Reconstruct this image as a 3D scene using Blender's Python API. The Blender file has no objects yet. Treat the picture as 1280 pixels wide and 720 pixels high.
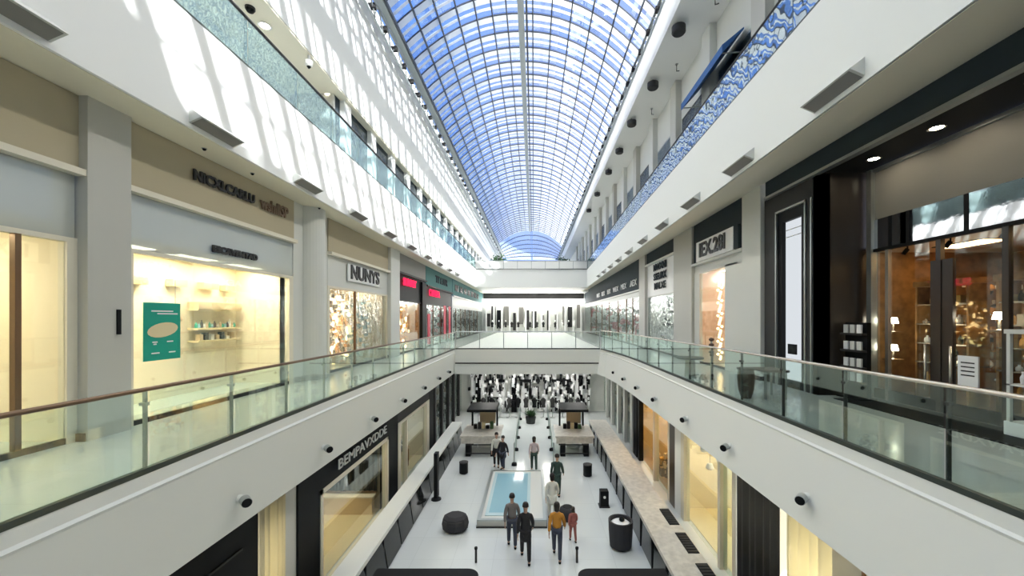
import bpy, bmesh, math, random
from mathutils import Vector, Matrix
rnd = random.Random(7)
SC = bpy.context.scene
COL = SC.collection
H = 7.2            # eye height above the ground floor; heights below are given from eye level

# ------------------------------------------------------------------ camera, light, exposure
cam = bpy.data.cameras.new('camera'); camo = bpy.data.objects.new('camera', cam); COL.objects.link(camo)
camo.location = (0, 0, H); camo.rotation_euler = (math.pi/2, 0, 0)
cam.lens = 36*500/1280; cam.sensor_width = 36; cam.shift_x = (640-667)/1280; cam.shift_y = 38/1280
cam.clip_start = .05; cam.clip_end = 500
SC.camera = camo
SC.view_settings.view_transform = 'Standard'; SC.view_settings.look = 'None'
SC.view_settings.gamma = 1; SC.view_settings.use_curve_mapping = False
SC.view_settings.exposure = 1.5
SUN_STRENGTH = 6.5
SKY_STRENGTH = 1.0
FILL_STRIP = 140
SUN_DIR = Vector((-1, .8, -.80)).normalized()
for sx_, ry in ((-1, -35), (1, 35)):      # fill lights added along both trusses to brighten the shaded areas
    for k_ in range(3):
        al = bpy.data.lights.new('cornice_fill_light', 'AREA'); al.shape = 'RECTANGLE'; al.size = .22; al.size_y = 17; al.energy = FILL_STRIP; al.spread = math.radians(125); al.color = (1, .95, .84)
        ao = bpy.data.objects.new('cornice_fill_light', al); COL.objects.link(ao); ao.location = ((-6.35, 4.98)[sx_ > 0], 4.5+18*k_, H+12.38); ao.rotation_euler = (0, math.radians(ry), 0)
SC.cycles.max_bounces = 8; SC.cycles.diffuse_bounces = 4; SC.cycles.glossy_bounces = 3
SC.cycles.transmission_bounces = 3; SC.cycles.transparent_max_bounces = 14
SC.cycles.caustics_reflective = False; SC.cycles.caustics_refractive = False
SC.cycles.sample_clamp_indirect = 6

world = bpy.data.worlds.new('sky'); SC.world = world; world.use_nodes = True
nt = world.node_tree; nt.nodes.clear()
wo = nt.nodes.new('ShaderNodeOutputWorld'); bg = nt.nodes.new('ShaderNodeBackground')
tc = nt.nodes.new('ShaderNodeTexCoord'); sep = nt.nodes.new('ShaderNodeSeparateXYZ')
nt.links.new(tc.outputs['Generated'], sep.inputs[0])
nz = nt.nodes.new('ShaderNodeTexNoise'); nz.inputs['Scale'].default_value = 3.5; nz.inputs['Detail'].default_value = 2
nt.links.new(tc.outputs['Generated'], nz.inputs['Vector'])
ma = nt.nodes.new('ShaderNodeMath'); ma.operation = 'MULTIPLY_ADD'; ma.inputs[1].default_value = 0.9; ma.inputs[2].default_value = -0.02
nt.links.new(sep.outputs['X'], ma.inputs[0])
mb_ = nt.nodes.new('ShaderNodeMath'); mb_.operation = 'MULTIPLY_ADD'; mb_.inputs[1].default_value = 0.7
nt.links.new(nz.outputs['Fac'], mb_.inputs[0]); nt.links.new(ma.outputs[0], mb_.inputs[2])
rp = nt.nodes.new('ShaderNodeValToRGB')
rp.color_ramp.elements[0].position = 0.12; rp.color_ramp.elements[0].color = (0.085, 0.17, 0.42, 1)
rp.color_ramp.elements[1].position = 0.62; rp.color_ramp.elements[1].color = (0.25, 0.29, 0.42, 1)
nt.links.new(mb_.outputs[0], rp.inputs[0]); nt.links.new(rp.outputs[0], bg.inputs['Color'])
bg.inputs['Strength'].default_value = SKY_STRENGTH
nt.links.new(bg.outputs[0], wo.inputs[0])
sl = bpy.data.lights.new('sun', 'SUN'); sl.energy = SUN_STRENGTH; sl.angle = math.radians(0.6); sl.color = (1, .97, .92)
so = bpy.data.objects.new('sun', sl); COL.objects.link(so); so.location = (30, -30, 50)
so.rotation_euler = SUN_DIR.to_track_quat('-Z', 'Y').to_euler()

# ------------------------------------------------------------------ materials
def newmat(name):
    m = bpy.data.materials.new(name); m.use_nodes = True; n = m.node_tree; n.nodes.clear()
    out = n.nodes.new('ShaderNodeOutputMaterial'); return m, n, out
def pbr(name, col, rough=.5, metal=0, noise=0, scale=4, bump=0, spec=.5, coords='Object'):
    m, n, out = newmat(name); b = n.nodes.new('ShaderNodeBsdfPrincipled'); n.links.new(b.outputs[0], out.inputs[0])
    b.inputs['Base Color'].default_value = (*col, 1); b.inputs['Roughness'].default_value = rough
    b.inputs['Metallic'].default_value = metal; b.inputs['Specular IOR Level'].default_value = spec
    if noise or bump:
        t = n.nodes.new('ShaderNodeTexCoord'); z = n.nodes.new('ShaderNodeTexNoise'); z.inputs['Scale'].default_value = scale
        z.inputs['Detail'].default_value = 4; n.links.new(t.outputs[coords], z.inputs['Vector'])
        if noise:
            r = n.nodes.new('ShaderNodeValToRGB')
            r.color_ramp.elements[0].position = .3; r.color_ramp.elements[1].position = .7
            r.color_ramp.elements[0].color = (*[c*(1-noise) for c in col], 1); r.color_ramp.elements[1].color = (*[min(1, c*(1+noise*.5)) for c in col], 1)
            n.links.new(z.outputs['Fac'], r.inputs[0]); n.links.new(r.outputs[0], b.inputs['Base Color'])
        if bump:
            bu = n.nodes.new('ShaderNodeBump'); bu.inputs['Strength'].default_value = bump
            n.links.new(z.outputs['Fac'], bu.inputs['Height']); n.links.new(bu.outputs[0], b.inputs['Normal'])
    return m
def emit(name, col, s):
    m, n, out = newmat(name); e = n.nodes.new('ShaderNodeEmission'); e.inputs[0].default_value = (*col, 1); e.inputs[1].default_value = s
    n.links.new(e.outputs[0], out.inputs[0]); return m
def glass(name, tint=(.9, .97, .95), refl=.12, bump=0, scale=3, rough=.02, milk=0, milkcol=(.7, .76, .74), gain=.25):
    m, n, out = newmat(name)
    t = n.nodes.new('ShaderNodeBsdfTransparent'); t.inputs[0].default_value = (*tint, 1)
    g = n.nodes.new('ShaderNodeBsdfGlossy'); g.inputs['Roughness'].default_value = rough; g.inputs[0].default_value = (.95, 1, .98, 1)
    lw = n.nodes.new('ShaderNodeLayerWeight'); lw.inputs['Blend'].default_value = .25
    a = n.nodes.new('ShaderNodeMath'); a.operation = 'MULTIPLY_ADD'; a.inputs[1].default_value = gain; a.inputs[2].default_value = refl; a.use_clamp = True
    n.links.new(lw.outputs['Fresnel'], a.inputs[0])
    mx = n.nodes.new('ShaderNodeMixShader'); n.links.new(a.outputs[0], mx.inputs[0])
    last = t
    if milk:
        d = n.nodes.new('ShaderNodeBsdfDiffuse'); d.inputs[0].default_value = (*milkcol, 1)
        m2 = n.nodes.new('ShaderNodeMixShader'); m2.inputs[0].default_value = milk
        n.links.new(t.outputs[0], m2.inputs[1]); n.links.new(d.outputs[0], m2.inputs[2]); last = m2
    n.links.new(last.outputs[0], mx.inputs[1]); n.links.new(g.outputs[0], mx.inputs[2]); n.links.new(mx.outputs[0], out.inputs[0])
    if bump:
        tcn = n.nodes.new('ShaderNodeTexCoord'); z = n.nodes.new('ShaderNodeTexNoise'); z.inputs['Scale'].default_value = scale; z.inputs['Detail'].default_value = 2
        bu = n.nodes.new('ShaderNodeBump'); bu.inputs['Strength'].default_value = bump; bu.inputs['Distance'].default_value = .1
        n.links.new(tcn.outputs['Object'], z.inputs['Vector']); n.links.new(z.outputs['Fac'], bu.inputs['Height'])
        n.links.new(bu.outputs[0], g.inputs['Normal'])
    return m
def translucent(name, col, w=.6):
    m, n, out = newmat(name); d = n.nodes.new('ShaderNodeBsdfDiffuse'); t = n.nodes.new('ShaderNodeBsdfTranslucent')
    d.inputs[0].default_value = (*col, 1); t.inputs[0].default_value = (*col, 1)
    mx = n.nodes.new('ShaderNodeMixShader'); mx.inputs[0].default_value = w
    n.links.new(d.outputs[0], mx.inputs[1]); n.links.new(t.outputs[0], mx.inputs[2]); n.links.new(mx.outputs[0], out.inputs[0]); return m
def tiles(name, col, grout, sx, sy, rough=.15, w=.004):
    m, n, out = newmat(name); b = n.nodes.new('ShaderNodeBsdfPrincipled'); n.links.new(b.outputs[0], out.inputs[0])
    t = n.nodes.new('ShaderNodeTexCoord'); br = n.nodes.new('ShaderNodeTexBrick'); br.offset = 0
    br.inputs['Scale'].default_value = 1; br.inputs['Brick Width'].default_value = sx; br.inputs['Row Height'].default_value = sy
    br.inputs['Mortar Size'].default_value = w; br.inputs['Color1'].default_value = (*col, 1)
    br.inputs['Color2'].default_value = (*[c*.96 for c in col], 1); br.inputs['Mortar'].default_value = (*grout, 1)
    n.links.new(t.outputs['Object'], br.inputs['Vector']); n.links.new(br.outputs['Color'], b.inputs['Base Color'])
    b.inputs['Roughness'].default_value = rough; return m
def ribbed(name, c1, c2, freq, axis='Y', rough=.5):
    m, n, out = newmat(name); b = n.nodes.new('ShaderNodeBsdfPrincipled'); n.links.new(b.outputs[0], out.inputs[0])
    t = n.nodes.new('ShaderNodeTexCoord'); w = n.nodes.new('ShaderNodeTexWave'); w.bands_direction = axis; w.inputs['Scale'].default_value = freq
    w.inputs['Distortion'].default_value = 1.5
    r = n.nodes.new('ShaderNodeValToRGB'); r.color_ramp.elements[0].color = (*c1, 1); r.color_ramp.elements[1].color = (*c2, 1)
    n.links.new(t.outputs['Object'], w.inputs['Vector']); n.links.new(w.outputs['Fac'], r.inputs[0]); n.links.new(r.outputs[0], b.inputs['Base Color'])
    b.inputs['Roughness'].default_value = rough; return m

M = dict(
 white=pbr('white plaster', (.80, .82, .775), .55), white2=pbr('bright white paint', (.87, .88, .85), .5),
 soffit=pbr('cream soffit paint', (.80, .76, .62), .6), beige=pbr('beige bulkhead paint', (.47, .42, .30), .7, spec=.2),
 grey=pbr('grey column paint', (.50, .50, .46), .5), lgrey=pbr('light grey paint', (.63, .645, .61), .45),
 taupe=pbr('taupe panel', (.20, .195, .18), .5), teal=pbr('teal panel', (.09, .21, .21), .7, spec=.1),
 slate=pbr('slate panel', (.045, .06, .07), .7, spec=.1), black=pbr('black panel', (.008, .009, .010), .5, spec=.15),
 dgrey=pbr('dark grey metal', (.038, .038, .038), .5, .0, spec=.25), dbrown=pbr('dark brown laminate', (.03, .024, .02), .3),
 cream=pbr('cream trim', (.74, .70, .58), .5), floor=tiles('white polished tiles', (.66, .70, .70), (.50, .54, .54), 1.2, 1.2, .13),
 floor2=tiles('pale gallery tiles', (.62, .66, .63), (.5, .53, .51), .9, .9, .16),
 stone=pbr('beige stone', (.60, .57, .51), .35, noise=.2, scale=6), fabric=pbr('dark fabric', (.035, .035, .04), .9),
 bronze=pbr('bronze handrail', (.20, .13, .08), .3, .6), champ=pbr('champagne metal', (.72, .66, .56), .25, .7),
 steel=pbr('brushed steel', (.45, .48, .47), .3, .8), channel=pbr('dark base channel', (.07, .085, .075), .4, .5),
 rail=glass('railing glass', (.90, .97, .945), .05), rail2=glass('teal railing glass', (.74, .86, .86), .12, .25, 2.0), rail3=glass('wavy railing glass', (.55, .68, .74), .50, .28, .9, gain=.4),
 shop=glass('shop glass', (.95, .97, .95), .05), shopw=glass('rippled shop glass', (.85, .88, .88), .16, .7, 3.0),
 frost=glass('frosted fascia glass', (.8, .86, .84), .10, .05, 2, .12, .75, (.60, .62, .57)),
 roofglass=glass('roof glass', (.86, .9, .97), .02), mirror=pbr('polished mirror band', (.55, .56, .58), .04, 1.0, bump=1.0, scale=3.0),
 louver=translucent('white fritted band', (.95, .95, .90), .6), rib=pbr('dark roof steel', (.07, .08, .10), .4, .3),
 ribw=pbr('pale roof steel', (.45, .49, .50), .4, .2),
 shopwall=pbr('warm shop wall', (.84, .76, .58), .6), tan=pbr('tan shop wall', (.62, .50, .33), .6), wood=pbr('amber wood', (.34, .18, .07), .35, noise=.4, scale=5),
 red=pbr('red paint', (.62, .015, .06), .5), redl=emit('lit red sign', (1, .02, .07), .8), poster=pbr('green poster', (.0, .33, .24), .4),
 sand=pbr('sand colour print', (.72, .62, .38), .5), lampw=emit('lamp glow', (1, .90, .70), 9), panel=emit('shop ceiling light', (1, .88, .66), 15),
 panelw=emit('cool shop light', (1, .97, .92), 6), downl=emit('downlight glow', (1, .85, .62), 30), blue=pbr('blue awning cloth', (.03, .12, .34), .6),
 water=pbr('pale blue display glass', (.28, .50, .60), .08), letters=pbr('black letters', (.015, .013, .012), .3), lettersw=pbr('white letters', (.85, .86, .86), .4),
 curtain=ribbed('pale pleated curtain', (.30, .28, .20), (.85, .82, .66), 5), dcurtain=ribbed('dark pleated cladding', (.012, .012, .012), (.05, .048, .04), 3),
 skin=pbr('skin', (.50, .31, .22), .6), hair=pbr('dark hair', (.02, .015, .012), .7), leaf=pbr('leaf', (.05, .12, .04), .6, noise=.5, scale=20),
 brown=pbr('brown wicker', (.12, .085, .065), .7, noise=.5, scale=30), gold=pbr('gold goods', (.55, .34, .10), .3, .4), granite=pbr('dark granite glass', (.02, .023, .023), .10, noise=.6, scale=2, spec=.3),
)

# ------------------------------------------------------------------ helpers
POS = {}
def wp(o): return POS.get(o.name, Vector((0, 0, 0))) if o else Vector((0, 0, 0))
def tag(o, label=None, cat=None, group=None, kind=None):
    if label: o['label'] = label
    if cat: o['category'] = cat
    if group: o['group'] = group
    if kind: o['kind'] = kind
    return o
def empty(name, loc, label=None, cat=None, group=None, kind=None):
    o = bpy.data.objects.new(name, None); COL.objects.link(o); o.location = (loc[0], loc[1], loc[2]+H); POS[o.name] = Vector(o.location)
    return tag(o, label, cat, group, kind)
class MB:
    def __init__(s): s.v = []; s.f = []
    def poly(s, vs, fs):
        b = len(s.v); s.v += [tuple(v) for v in vs]; s.f += [tuple(b+i for i in f) for f in fs]; return s
    def box(s, x0, x1, y0, y1, z0, z1):
        if x0 > x1: x0, x1 = x1, x0
        return s.poly([(x, y, z) for z in (z0, z1) for y in (y0, y1) for x in (x0, x1)],
            [(0, 2, 3, 1), (4, 5, 7, 6), (0, 1, 5, 4), (2, 6, 7, 3), (0, 4, 6, 2), (1, 3, 7, 5)])
    def ext(s, prof, secs):
        """closed profile [(x,z)] swept through sections [(y, dx)]"""
        n = len(prof); vs = []; fs = []
        for y, dx in secs: vs += [(x+dx, y, z) for x, z in prof]
        for k in range(len(secs)-1):
            for i in range(n):
                j = (i+1) % n; fs.append((k*n+i, k*n+j, (k+1)*n+j, (k+1)*n+i))
        fs.append(tuple(range(n-1, -1, -1))); fs.append(tuple((len(secs)-1)*n+i for i in range(n)))
        return s.poly(vs, fs)
    def tube(s, pts, r, n=8, closed=False):
        pts = [Vector(p) for p in pts]; rs = r if isinstance(r, (list, tuple)) else [r]*len(pts); vs = []; fs = []
        for i, p in enumerate(pts):
            a = pts[max(i-1, 0)]; b = pts[min(i+1, len(pts)-1)]; d = (b-a).normalized()
            u = d.cross(Vector((0, 0, 1)));
            if u.length < 1e-3: u = Vector((1, 0, 0))
            u.normalize(); w = d.cross(u)
            for k in range(n):
                t = 2*math.pi*k/n; vs.append(p+(u*math.cos(t)+w*math.sin(t))*rs[i])
        for i in range(len(pts)-1):
            for k in range(n): fs.append((i*n+k, i*n+(k+1) % n, (i+1)*n+(k+1) % n, (i+1)*n+k))
        fs.append(tuple(range(n-1, -1, -1))); fs.append(tuple((len(pts)-1)*n+k for k in range(n)))
        return s.poly(vs, fs)
    def lathe(s, c, prof, n=20, sx=1, sy=1):
        vs = []; fs = []
        for r, z in prof:
            for k in range(n):
                t = 2*math.pi*k/n; vs.append((c[0]+sx*r*math.cos(t), c[1]+sy*r*math.sin(t), c[2]+z))
        for i in range(len(prof)-1):
            for k in range(n): fs.append((i*n+k, i*n+(k+1) % n, (i+1)*n+(k+1) % n, (i+1)*n+k))
        fs.append(tuple(range(n-1, -1, -1))); fs.append(tuple((len(prof)-1)*n+k for k in range(n)))
        return s.poly(vs, fs)
    def quad(s, a, b, c, d): return s.poly([a, b, c, d], [(0, 1, 2, 3)])
    def build(s, name, m, parent=None, smooth=False, bevel=0, **kw):
        vs = [Vector((v[0], v[1], v[2]+H)) for v in s.v]
        xs = [v.x for v in vs]; ys = [v.y for v in vs]; zs = [v.z for v in vs]
        c = Vector(((min(xs)+max(xs))/2, (min(ys)+max(ys))/2, min(zs)))
        me = bpy.data.meshes.new(name); me.from_pydata([v-c for v in vs], [], s.f); me.update()
        bm = bmesh.new(); bm.from_mesh(me); bmesh.ops.recalc_face_normals(bm, faces=bm.faces)
        if bevel: bmesh.ops.bevel(bm, geom=bm.edges[:], offset=bevel, segments=2, affect='EDGES', profile=.5)
        bm.to_mesh(me); bm.free()
        if smooth:
            for p in me.polygons: p.use_smooth = True
        me.materials.append(M[m] if isinstance(m, str) else m)
        o = bpy.data.objects.new(name, me); COL.objects.link(o); POS[o.name] = c
        if parent: o.parent = parent; o.location = c-wp(parent)
        else: o.location = c
        return tag(o, **kw) if kw else o
def box(name, m, x0, x1, y0, y1, z0, z1, parent=None, bevel=0, **kw): return MB().box(x0, x1, y0, y1, z0, z1).build(name, m, parent, bevel=bevel, **kw)
def copytree(o, d, label=None, rz=0):
    r = o.copy(); COL.objects.link(r); r.location = o.location+Vector(d); r.rotation_euler.z += rz; POS[r.name] = wp(o)+Vector(d)
    if label: r['label'] = label
    for ch in list(o.children):
        c = ch.copy(); COL.objects.link(c); c.parent = r
        for g in list(ch.children):
            k = g.copy(); COL.objects.link(k); k.parent = c
    return r
S = dict(kind='structure')
def text(name, body, m, loc, size, side, parent=None, ext=.02, sx=1, bold=0, shear=0, **kw):
    cu = bpy.data.curves.new(name, 'FONT'); cu.body = body; cu.size = size; cu.extrude = ext; cu.offset = bold; cu.align_x = 'CENTER'; cu.align_y = 'CENTER'; cu.shear = shear
    cu.resolution_u = 3
    t = bpy.data.objects.new('tmp', cu); COL.objects.link(t)
    dg = bpy.context.evaluated_depsgraph_get(); me = bpy.data.meshes.new_from_object(t.evaluated_get(dg)); bpy.data.objects.remove(t)
    R = {'L': Matrix(((0, 0, 1), (1, 0, 0), (0, 1, 0))), 'R': Matrix(((0, 0, -1), (-1, 0, 0), (0, 1, 0))), 'E': Matrix(((1, 0, 0), (0, 0, -1), (0, 1, 0)))}[side]
    me.transform(Matrix.Diagonal((sx, 1, 1, 1))); me.transform(R.to_4x4())
    me.materials.clear(); me.materials.append(M[m]); me.name = name
    o = bpy.data.objects.new(name, me); COL.objects.link(o); c = Vector((loc[0], loc[1], loc[2]+H)); POS[o.name] = c
    if parent: o.parent = parent; o.location = c-wp(parent)
    else: o.location = c
    return tag(o, **kw) if kw else o

Y0, YE = -4.9, 46.0
ZM, ZMB = -1.94, -3.48       # gallery floor and underside of its edge
ZG = -7.2
ZS = 3.5                     # soffit of the upper gallery edge
def upR(y): return 4.72+.0282*y
def upL(y): return -(6.25+.006*y)

# ------------------------------------------------------------------ structure: ground level
box('floor', 'floor', -12, 12, Y0, 60, ZG-.3, ZG, **S)
XGL, XGR = -5.55, 5.35
# gallery slabs at the middle level with their white edge
lp = [(-4.80, ZM), (-4.80, ZM-.17), (-4.76, ZM-.20), (-4.78, ZM-.24), (-4.90, ZMB), (-9.0, ZMB), (-9.0, ZM)]
MB().ext(lp, [(Y0, 0), (22, -.08), (25, -.12), (60, -.12)]).build('floor_gallery_beige_side', 'white', **S)
rp_ = [(4.72, ZM), (4.72, ZM-.17), (4.68, ZM-.20), (4.70, ZM-.24), (4.52, ZMB), (10.0, ZMB), (10.0, ZM)]
MB().ext(rp_, [(Y0, 0), (18, 0), (21.5, -.08), (24, -.30), (25, -.55), (60, -.55)]).build('floor_gallery_dark_side', 'white', **S)
MB().ext([(-4.86, ZM+.004), (-4.86, ZM+.012), (-10.5, ZM+.012), (-10.5, ZM+.004)], [(Y0, 0), (22, -.08), (60, -.12)]).build('floor_tiles_beige_side', 'floor2', **S)
MB().ext([(4.80, ZM+.004), (4.80, ZM+.012), (12.5, ZM+.012), (12.5, ZM+.004)], [(Y0, 0), (20, 0), (25, -.5), (60, -.5)]).build('floor_tiles_dark_side', 'floor2', **S)
# bridge at the middle level
br = MB(); br.box(-4.95, 4.2, 25.0, 56, ZM-.82, ZM); br.box(-4.95, 4.2, 25.10, 56, ZM-.88, ZM-.80); br.box(-4.95, 4.2, 25.0, 56, ZMB, ZM-.88)
br.build('floor_bridge', 'white', **S)
box('trim_bridge_groove_shade', 'dgrey', -4.9, 4.1, 24.985, 25.0, ZM-.90, ZM-.82, **S)  # dark strip stands in for the shade inside the slab groove
# slabs above: upper gallery edge, both sides
zl1 = 5.55; zr1 = 5.45
def secs(f, base, ys): return [(y, f(y)-base) for y in ys]
YS = [Y0, 10, 25, 46, 90]
MB().ext([(-6.25, zl1), (-6.25, ZS), (-7.4, ZS+.02), (-10.6, ZS+.3), (-10.6, zl1)], secs(upL, -6.25, YS)).build('ceiling_upper_gallery_beige_side', 'white2', **S)
MB().ext([(-6.30, ZS-.012), (-6.30, ZS-.002), (-7.25, ZS+.01), (-7.25, ZS-.002)], secs(upL, -6.25, YS)).build('trim_soffit_beige_side', 'soffit', **S)
MB().ext([(4.72, zr1), (4.72, ZS), (7.16, 4.3), (11.5, 4.4), (11.5, zr1)], [(y, upR(y)-4.72) for y in YS]).build('ceiling_upper_gallery_dark_side', 'white', **S)
MB().ext([(4.76, ZS-.004), (4.76, ZS-.014), (7.12, 4.27), (7.12, 4.28)], [(y, (upR(y)-4.72)) for y in YS]).build('trim_soffit_dark_side', 'soffit', **S)
# upper bridge far away
box('floor_upper_bridge', 'white2', -6.7, 6.2, 45, 52, ZS, 5.5, **S)
# end walls
box('wall_end_middle', 'white', -9, 9, 56, 56.3, ZM, ZS, **S)
box('wall_end_ground', 'white', -9, 9, 31, 31.3, ZG, ZMB-.02, **S)
box('wall_behind', 'white', -14, 14, Y0-.3, Y0, ZG, 16, **S)
# solid roof over the entrance end, behind the viewer
# middle level walls (above and between the shopfronts)
XW = 7.15
# level two: walls, soffits, facade of the beige side
box('wall_level_two_beige_side', 'lgrey', -9.9, -9.7, Y0, 16, zl1, 9.0, **S)
MB().ext([(-7.5, 9.0), (-6.85, 12.1), (-6.85, 12.4), (-12, 12.4), (-12, 9.0)], [(Y0, 0), (90, -.3)]).build('wall_top_floor_beige_side', 'white2', **S)
MB().ext([(-7.53, 8.94), (-7.53, 9.0), (-9.9, 9.0), (-9.9, 8.94)], [(Y0, 0), (90, -.3)]).build('trim_soffit_level_two_beige_side', 'soffit', **S)
box('wall_level_two_dark_side', 'lgrey', 6.5, 6.7, Y0, 90, zr1, 10.6, **S)
MB().ext([(5.0, 10.5), (5.0, 10.75), (5.25, 12.4), (12, 12.4), (12, 10.5)], [(Y0, -.25), (90, .3)]).build('ceiling_top_floor_dark_side', 'white2', **S)

# ------------------------------------------------------------------ glass roof
RL, RR, RT, RX = (-6.35, 13.35), (5.42, 12.8), 15.9, -.65
def vault(u):
    if u < 0: x = RX+(RL[0]-RX)*(-u); z = RT-(RT-RL[1])*(abs(u)**2.2)
    else: x = RX+(RR[0]-RX)*u; z = RT-(RT-RR[1])*(abs(u)**2.2)
    return x, z
US = [-1+2*i/24 for i in range(25)]
roof = empty('ceiling_glass_roof', (0, 30, 12.5), kind='structure')
YR1 = 72
g = MB()
ysr = [Y0, 20, 40, 60, YR1]
for a, b in zip(ysr[:-1], ysr[1:]):
    for i in range(24):
        (xa, za), (xb, zb) = vault(US[i]), vault(US[i+1]); g.quad((xa, a, za), (xb, a, zb), (xb, b, zb), (xa, b, za))
for i in range(24):
    (xa, za), (xb, zb) = vault(US[i]), vault(US[i+1]); g.quad((xa, YR1, za), (xb, YR1, zb), (xb*.9, 86, 12.6), (xa*.9, 86, 12.6))
g.build('glass_vault', 'roofglass', roof, smooth=True)
def band(y0, y1, dz, t, us=US):
    m = MB(); vs = []; n = len(us)
    for u in us:
        x, z = vault(u); z += dz
        vs += [(x, y0, z), (x, y1, z), (x, y1, z+t), (x, y0, z+t)]
    fs = []
    for i in range(n-1):
        for k in range(4): fs.append((i*4+k, i*4+(k+1) % 4, i*4+4+(k+1) % 4, i*4+4+k))
    fs += [(0, 1, 2, 3), ((n-1)*4+3, (n-1)*4+2, (n-1)*4+1, (n-1)*4)]
    return m.poly(vs, fs)
rib0 = band(-.022, .022, -.07, .07).build('rib', 'rib', roof); lou0 = band(-.20, .20, -.02, .012).build('fritted_band', 'louver', roof)
thin0 = band(-.09, .09, -.02, .012).build('fritted_line', 'louver', roof)
k = 0; y = 0.0
ribs = []
while y < YR1-.2:
    for src, dy in ((rib0, .0), (lou0, .27), (thin0, .82)):
        if k == 0: o = src
        else: o = src.copy(); COL.objects.link(o)
        o.location.y = y+dy-wp(roof).y
    k += 1; y += 1.3
y = -1.3
while y > Y0:
    o = rib0.copy(); COL.objects.link(o); o.location.y = y-wp(roof).y; o = lou0.copy(); COL.objects.link(o); o.location.y = y+.36-wp(roof).y; y -= 1.3
for u in (-.85, -.70, -.55, -.40, -.26, -.13, .10, .26, .42, .58, .74, .88):
    x, z = vault(u); MB().box(x-.03, x+.03, Y0, YR1, z-.13, z-.01).build('purlin', 'rib', roof)
MB().box(RX-.16, RX+.16, Y0, YR1, RT-.34, RT-.10).build('ridge_beam', 'ribw', roof)
MB().box(RX+.24, RX+.34, Y0, YR1, RT-.32, RT-.16).build('ridge_rail', 'rib', roof)
for s, (x, z) in ((1, RL), (-1, RR)):
    MB().box(x-.12*s, x+.16*s, Y0, 86, z-.30, z+.05).build('springing_beam', 'ribw', roof)
    MB().box(x+.18*s, x+.24*s, Y0, 86, z-.24, z-.1).build('gutter_edge', 'rib', roof)
for i in range(6):
    yy = YR1+2+i*2; t = (yy-YR1)/14
    pts = []
    for u in US:
        x, z = vault(u); pts.append((x*(1-.1*t), yy, z*(1-t)+12.6*t-.05))
    MB().tube(pts, .06, 4).build('hip_rib', 'rib', roof)
# latticed gutter trusses under the roof springing
def truss(x, z0, z1, label, m1='steel'):
    t = empty('cornice_truss', (x, 30, z0), label, 'truss')
    for z in (z0, z1): MB().box(x-.05, x+.05, Y0, 86, z-.04, z+.04).build('chord', 'ribw', t)
    l = MB(); y = Y0; h = z1-z0; i = 0
    while y < 85:
        l.tube([(x, y, z0 if i % 2 else z1), (x+.08*(i % 3-1), y+.55, z1 if i % 2 else z0)], .035, 5); y += .55; i += 1
    l.build('lacing', m1, t)
    p = MB(); y = Y0+.5
    while y < 85:
        p.box(x-.14, x+.14, y-.09, y+.09, z0+h*.3, z0+h*.3+.2); y += 1.3 if y < 40 else 2.6
    o = p.build('lamp_housing', 'dgrey', t); o['kind'] = 'stuff'
truss(-6.62, 12.45, 13.25, 'steel lattice truss under the roof above the sun-striped facade')
truss(5.12, 12.42, 12.85, 'steel lattice truss under the roof above the blue awning side')
# back plates closing behind the trusses
MB().box(-12, -6.9, Y0, 90, 12.4, 13.5).build('wall_cornice_beige_side', 'white2', **S)
MB().box(5.5, 12, Y0, 90, 12.4, 12.95).build('wall_cornice_dark_side', 'white2', **S)

# ------------------------------------------------------------------ railings
def railing(name, label, side, fx, zf, y0, y1, ystart, step, hr, railm, gm, postm, rr=.028):
    r = empty(name, (fx(8), 8, zf), label, 'railing')
    n = 12; ys = [y0+(y1-y0)*i/n for i in range(n+1)]
    MB().tube([(fx(y), y, zf+hr) for y in ys], rr, 10).build('handrail', railm, r, smooth=True)
    MB().ext([(-.035, zf), (-.035, zf+.07), (.035, zf+.07), (.035, zf)], [(y, fx(y)) for y in ys]).build('base_channel', 'channel', r)
    y = ystart; post = None
    pts = []
    while y < y1: pts.append(y); y += step
    for y in pts:
        x = fx(y)+.045*side
        m = MB(); m.box(x-.022, x+.022, y-.012, y+.012, zf, zf+hr-.01); m.box(x-.035, x+.035, y-.03, y+.03, zf, zf+.05)
        m.box(x-.05, x+.03, y-.03, y+.03, zf+hr*.8, zf+hr*.8+.04); m.build('post', postm, r)
    pts2 = ([y0]+pts if pts[0]-y0 > .3 else pts)+[y1]
    for a, b in zip(pts2[:-1], pts2[1:]):
        xa, xb = fx(a+.015), fx(b-.015)
        MB().poly([(xa-.006, a+.015, zf+.05), (xb-.006, b-.015, zf+.05), (xb+.006, b-.015, zf+.05), (xa+.006, a+.015, zf+.05),
                   (xa-.006, a+.015, zf+hr-.03), (xb-.006, b-.015, zf+hr-.03), (xb+.006, b-.015, zf+hr-.03), (xa+.006, a+.015, zf+hr-.03)],
                  [(0, 3, 2, 1), (4, 5, 6, 7), (0, 1, 5, 4), (2, 3, 7, 6), (1, 2, 6, 5), (0, 4, 7, 3)]).build('glass_panel', gm, r)
    return r
def fML(y): return -4.84-.004*max(0, y)
def fMR(y):
    return 4.75-(0 if y < 18 else (y-18)*.02 if y < 21.5 else .07+(y-21.5)*.13)
railing('gallery_railing', 'glass balustrade with bronze handrail before the beige shopfronts', -1, fML, ZM, Y0+.1, 25, -2.2, 1.45, 1.05, 'bronze', 'rail', 'steel')
railing('gallery_railing', 'glass balustrade with champagne handrail before the dark shop', 1, fMR, ZM, Y0+.1, 25, -1.5, 1.53, 1.17, 'champ', 'rail', 'dgrey')
railing('gallery_railing', 'upper glass balustrade along the sun-striped slab edge', -1, lambda y: upL(y)-.06, zl1, Y0+.1, 45, -2.5, 1.9, 1.12, 'dgrey', 'rail2', 'steel', .035)
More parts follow.
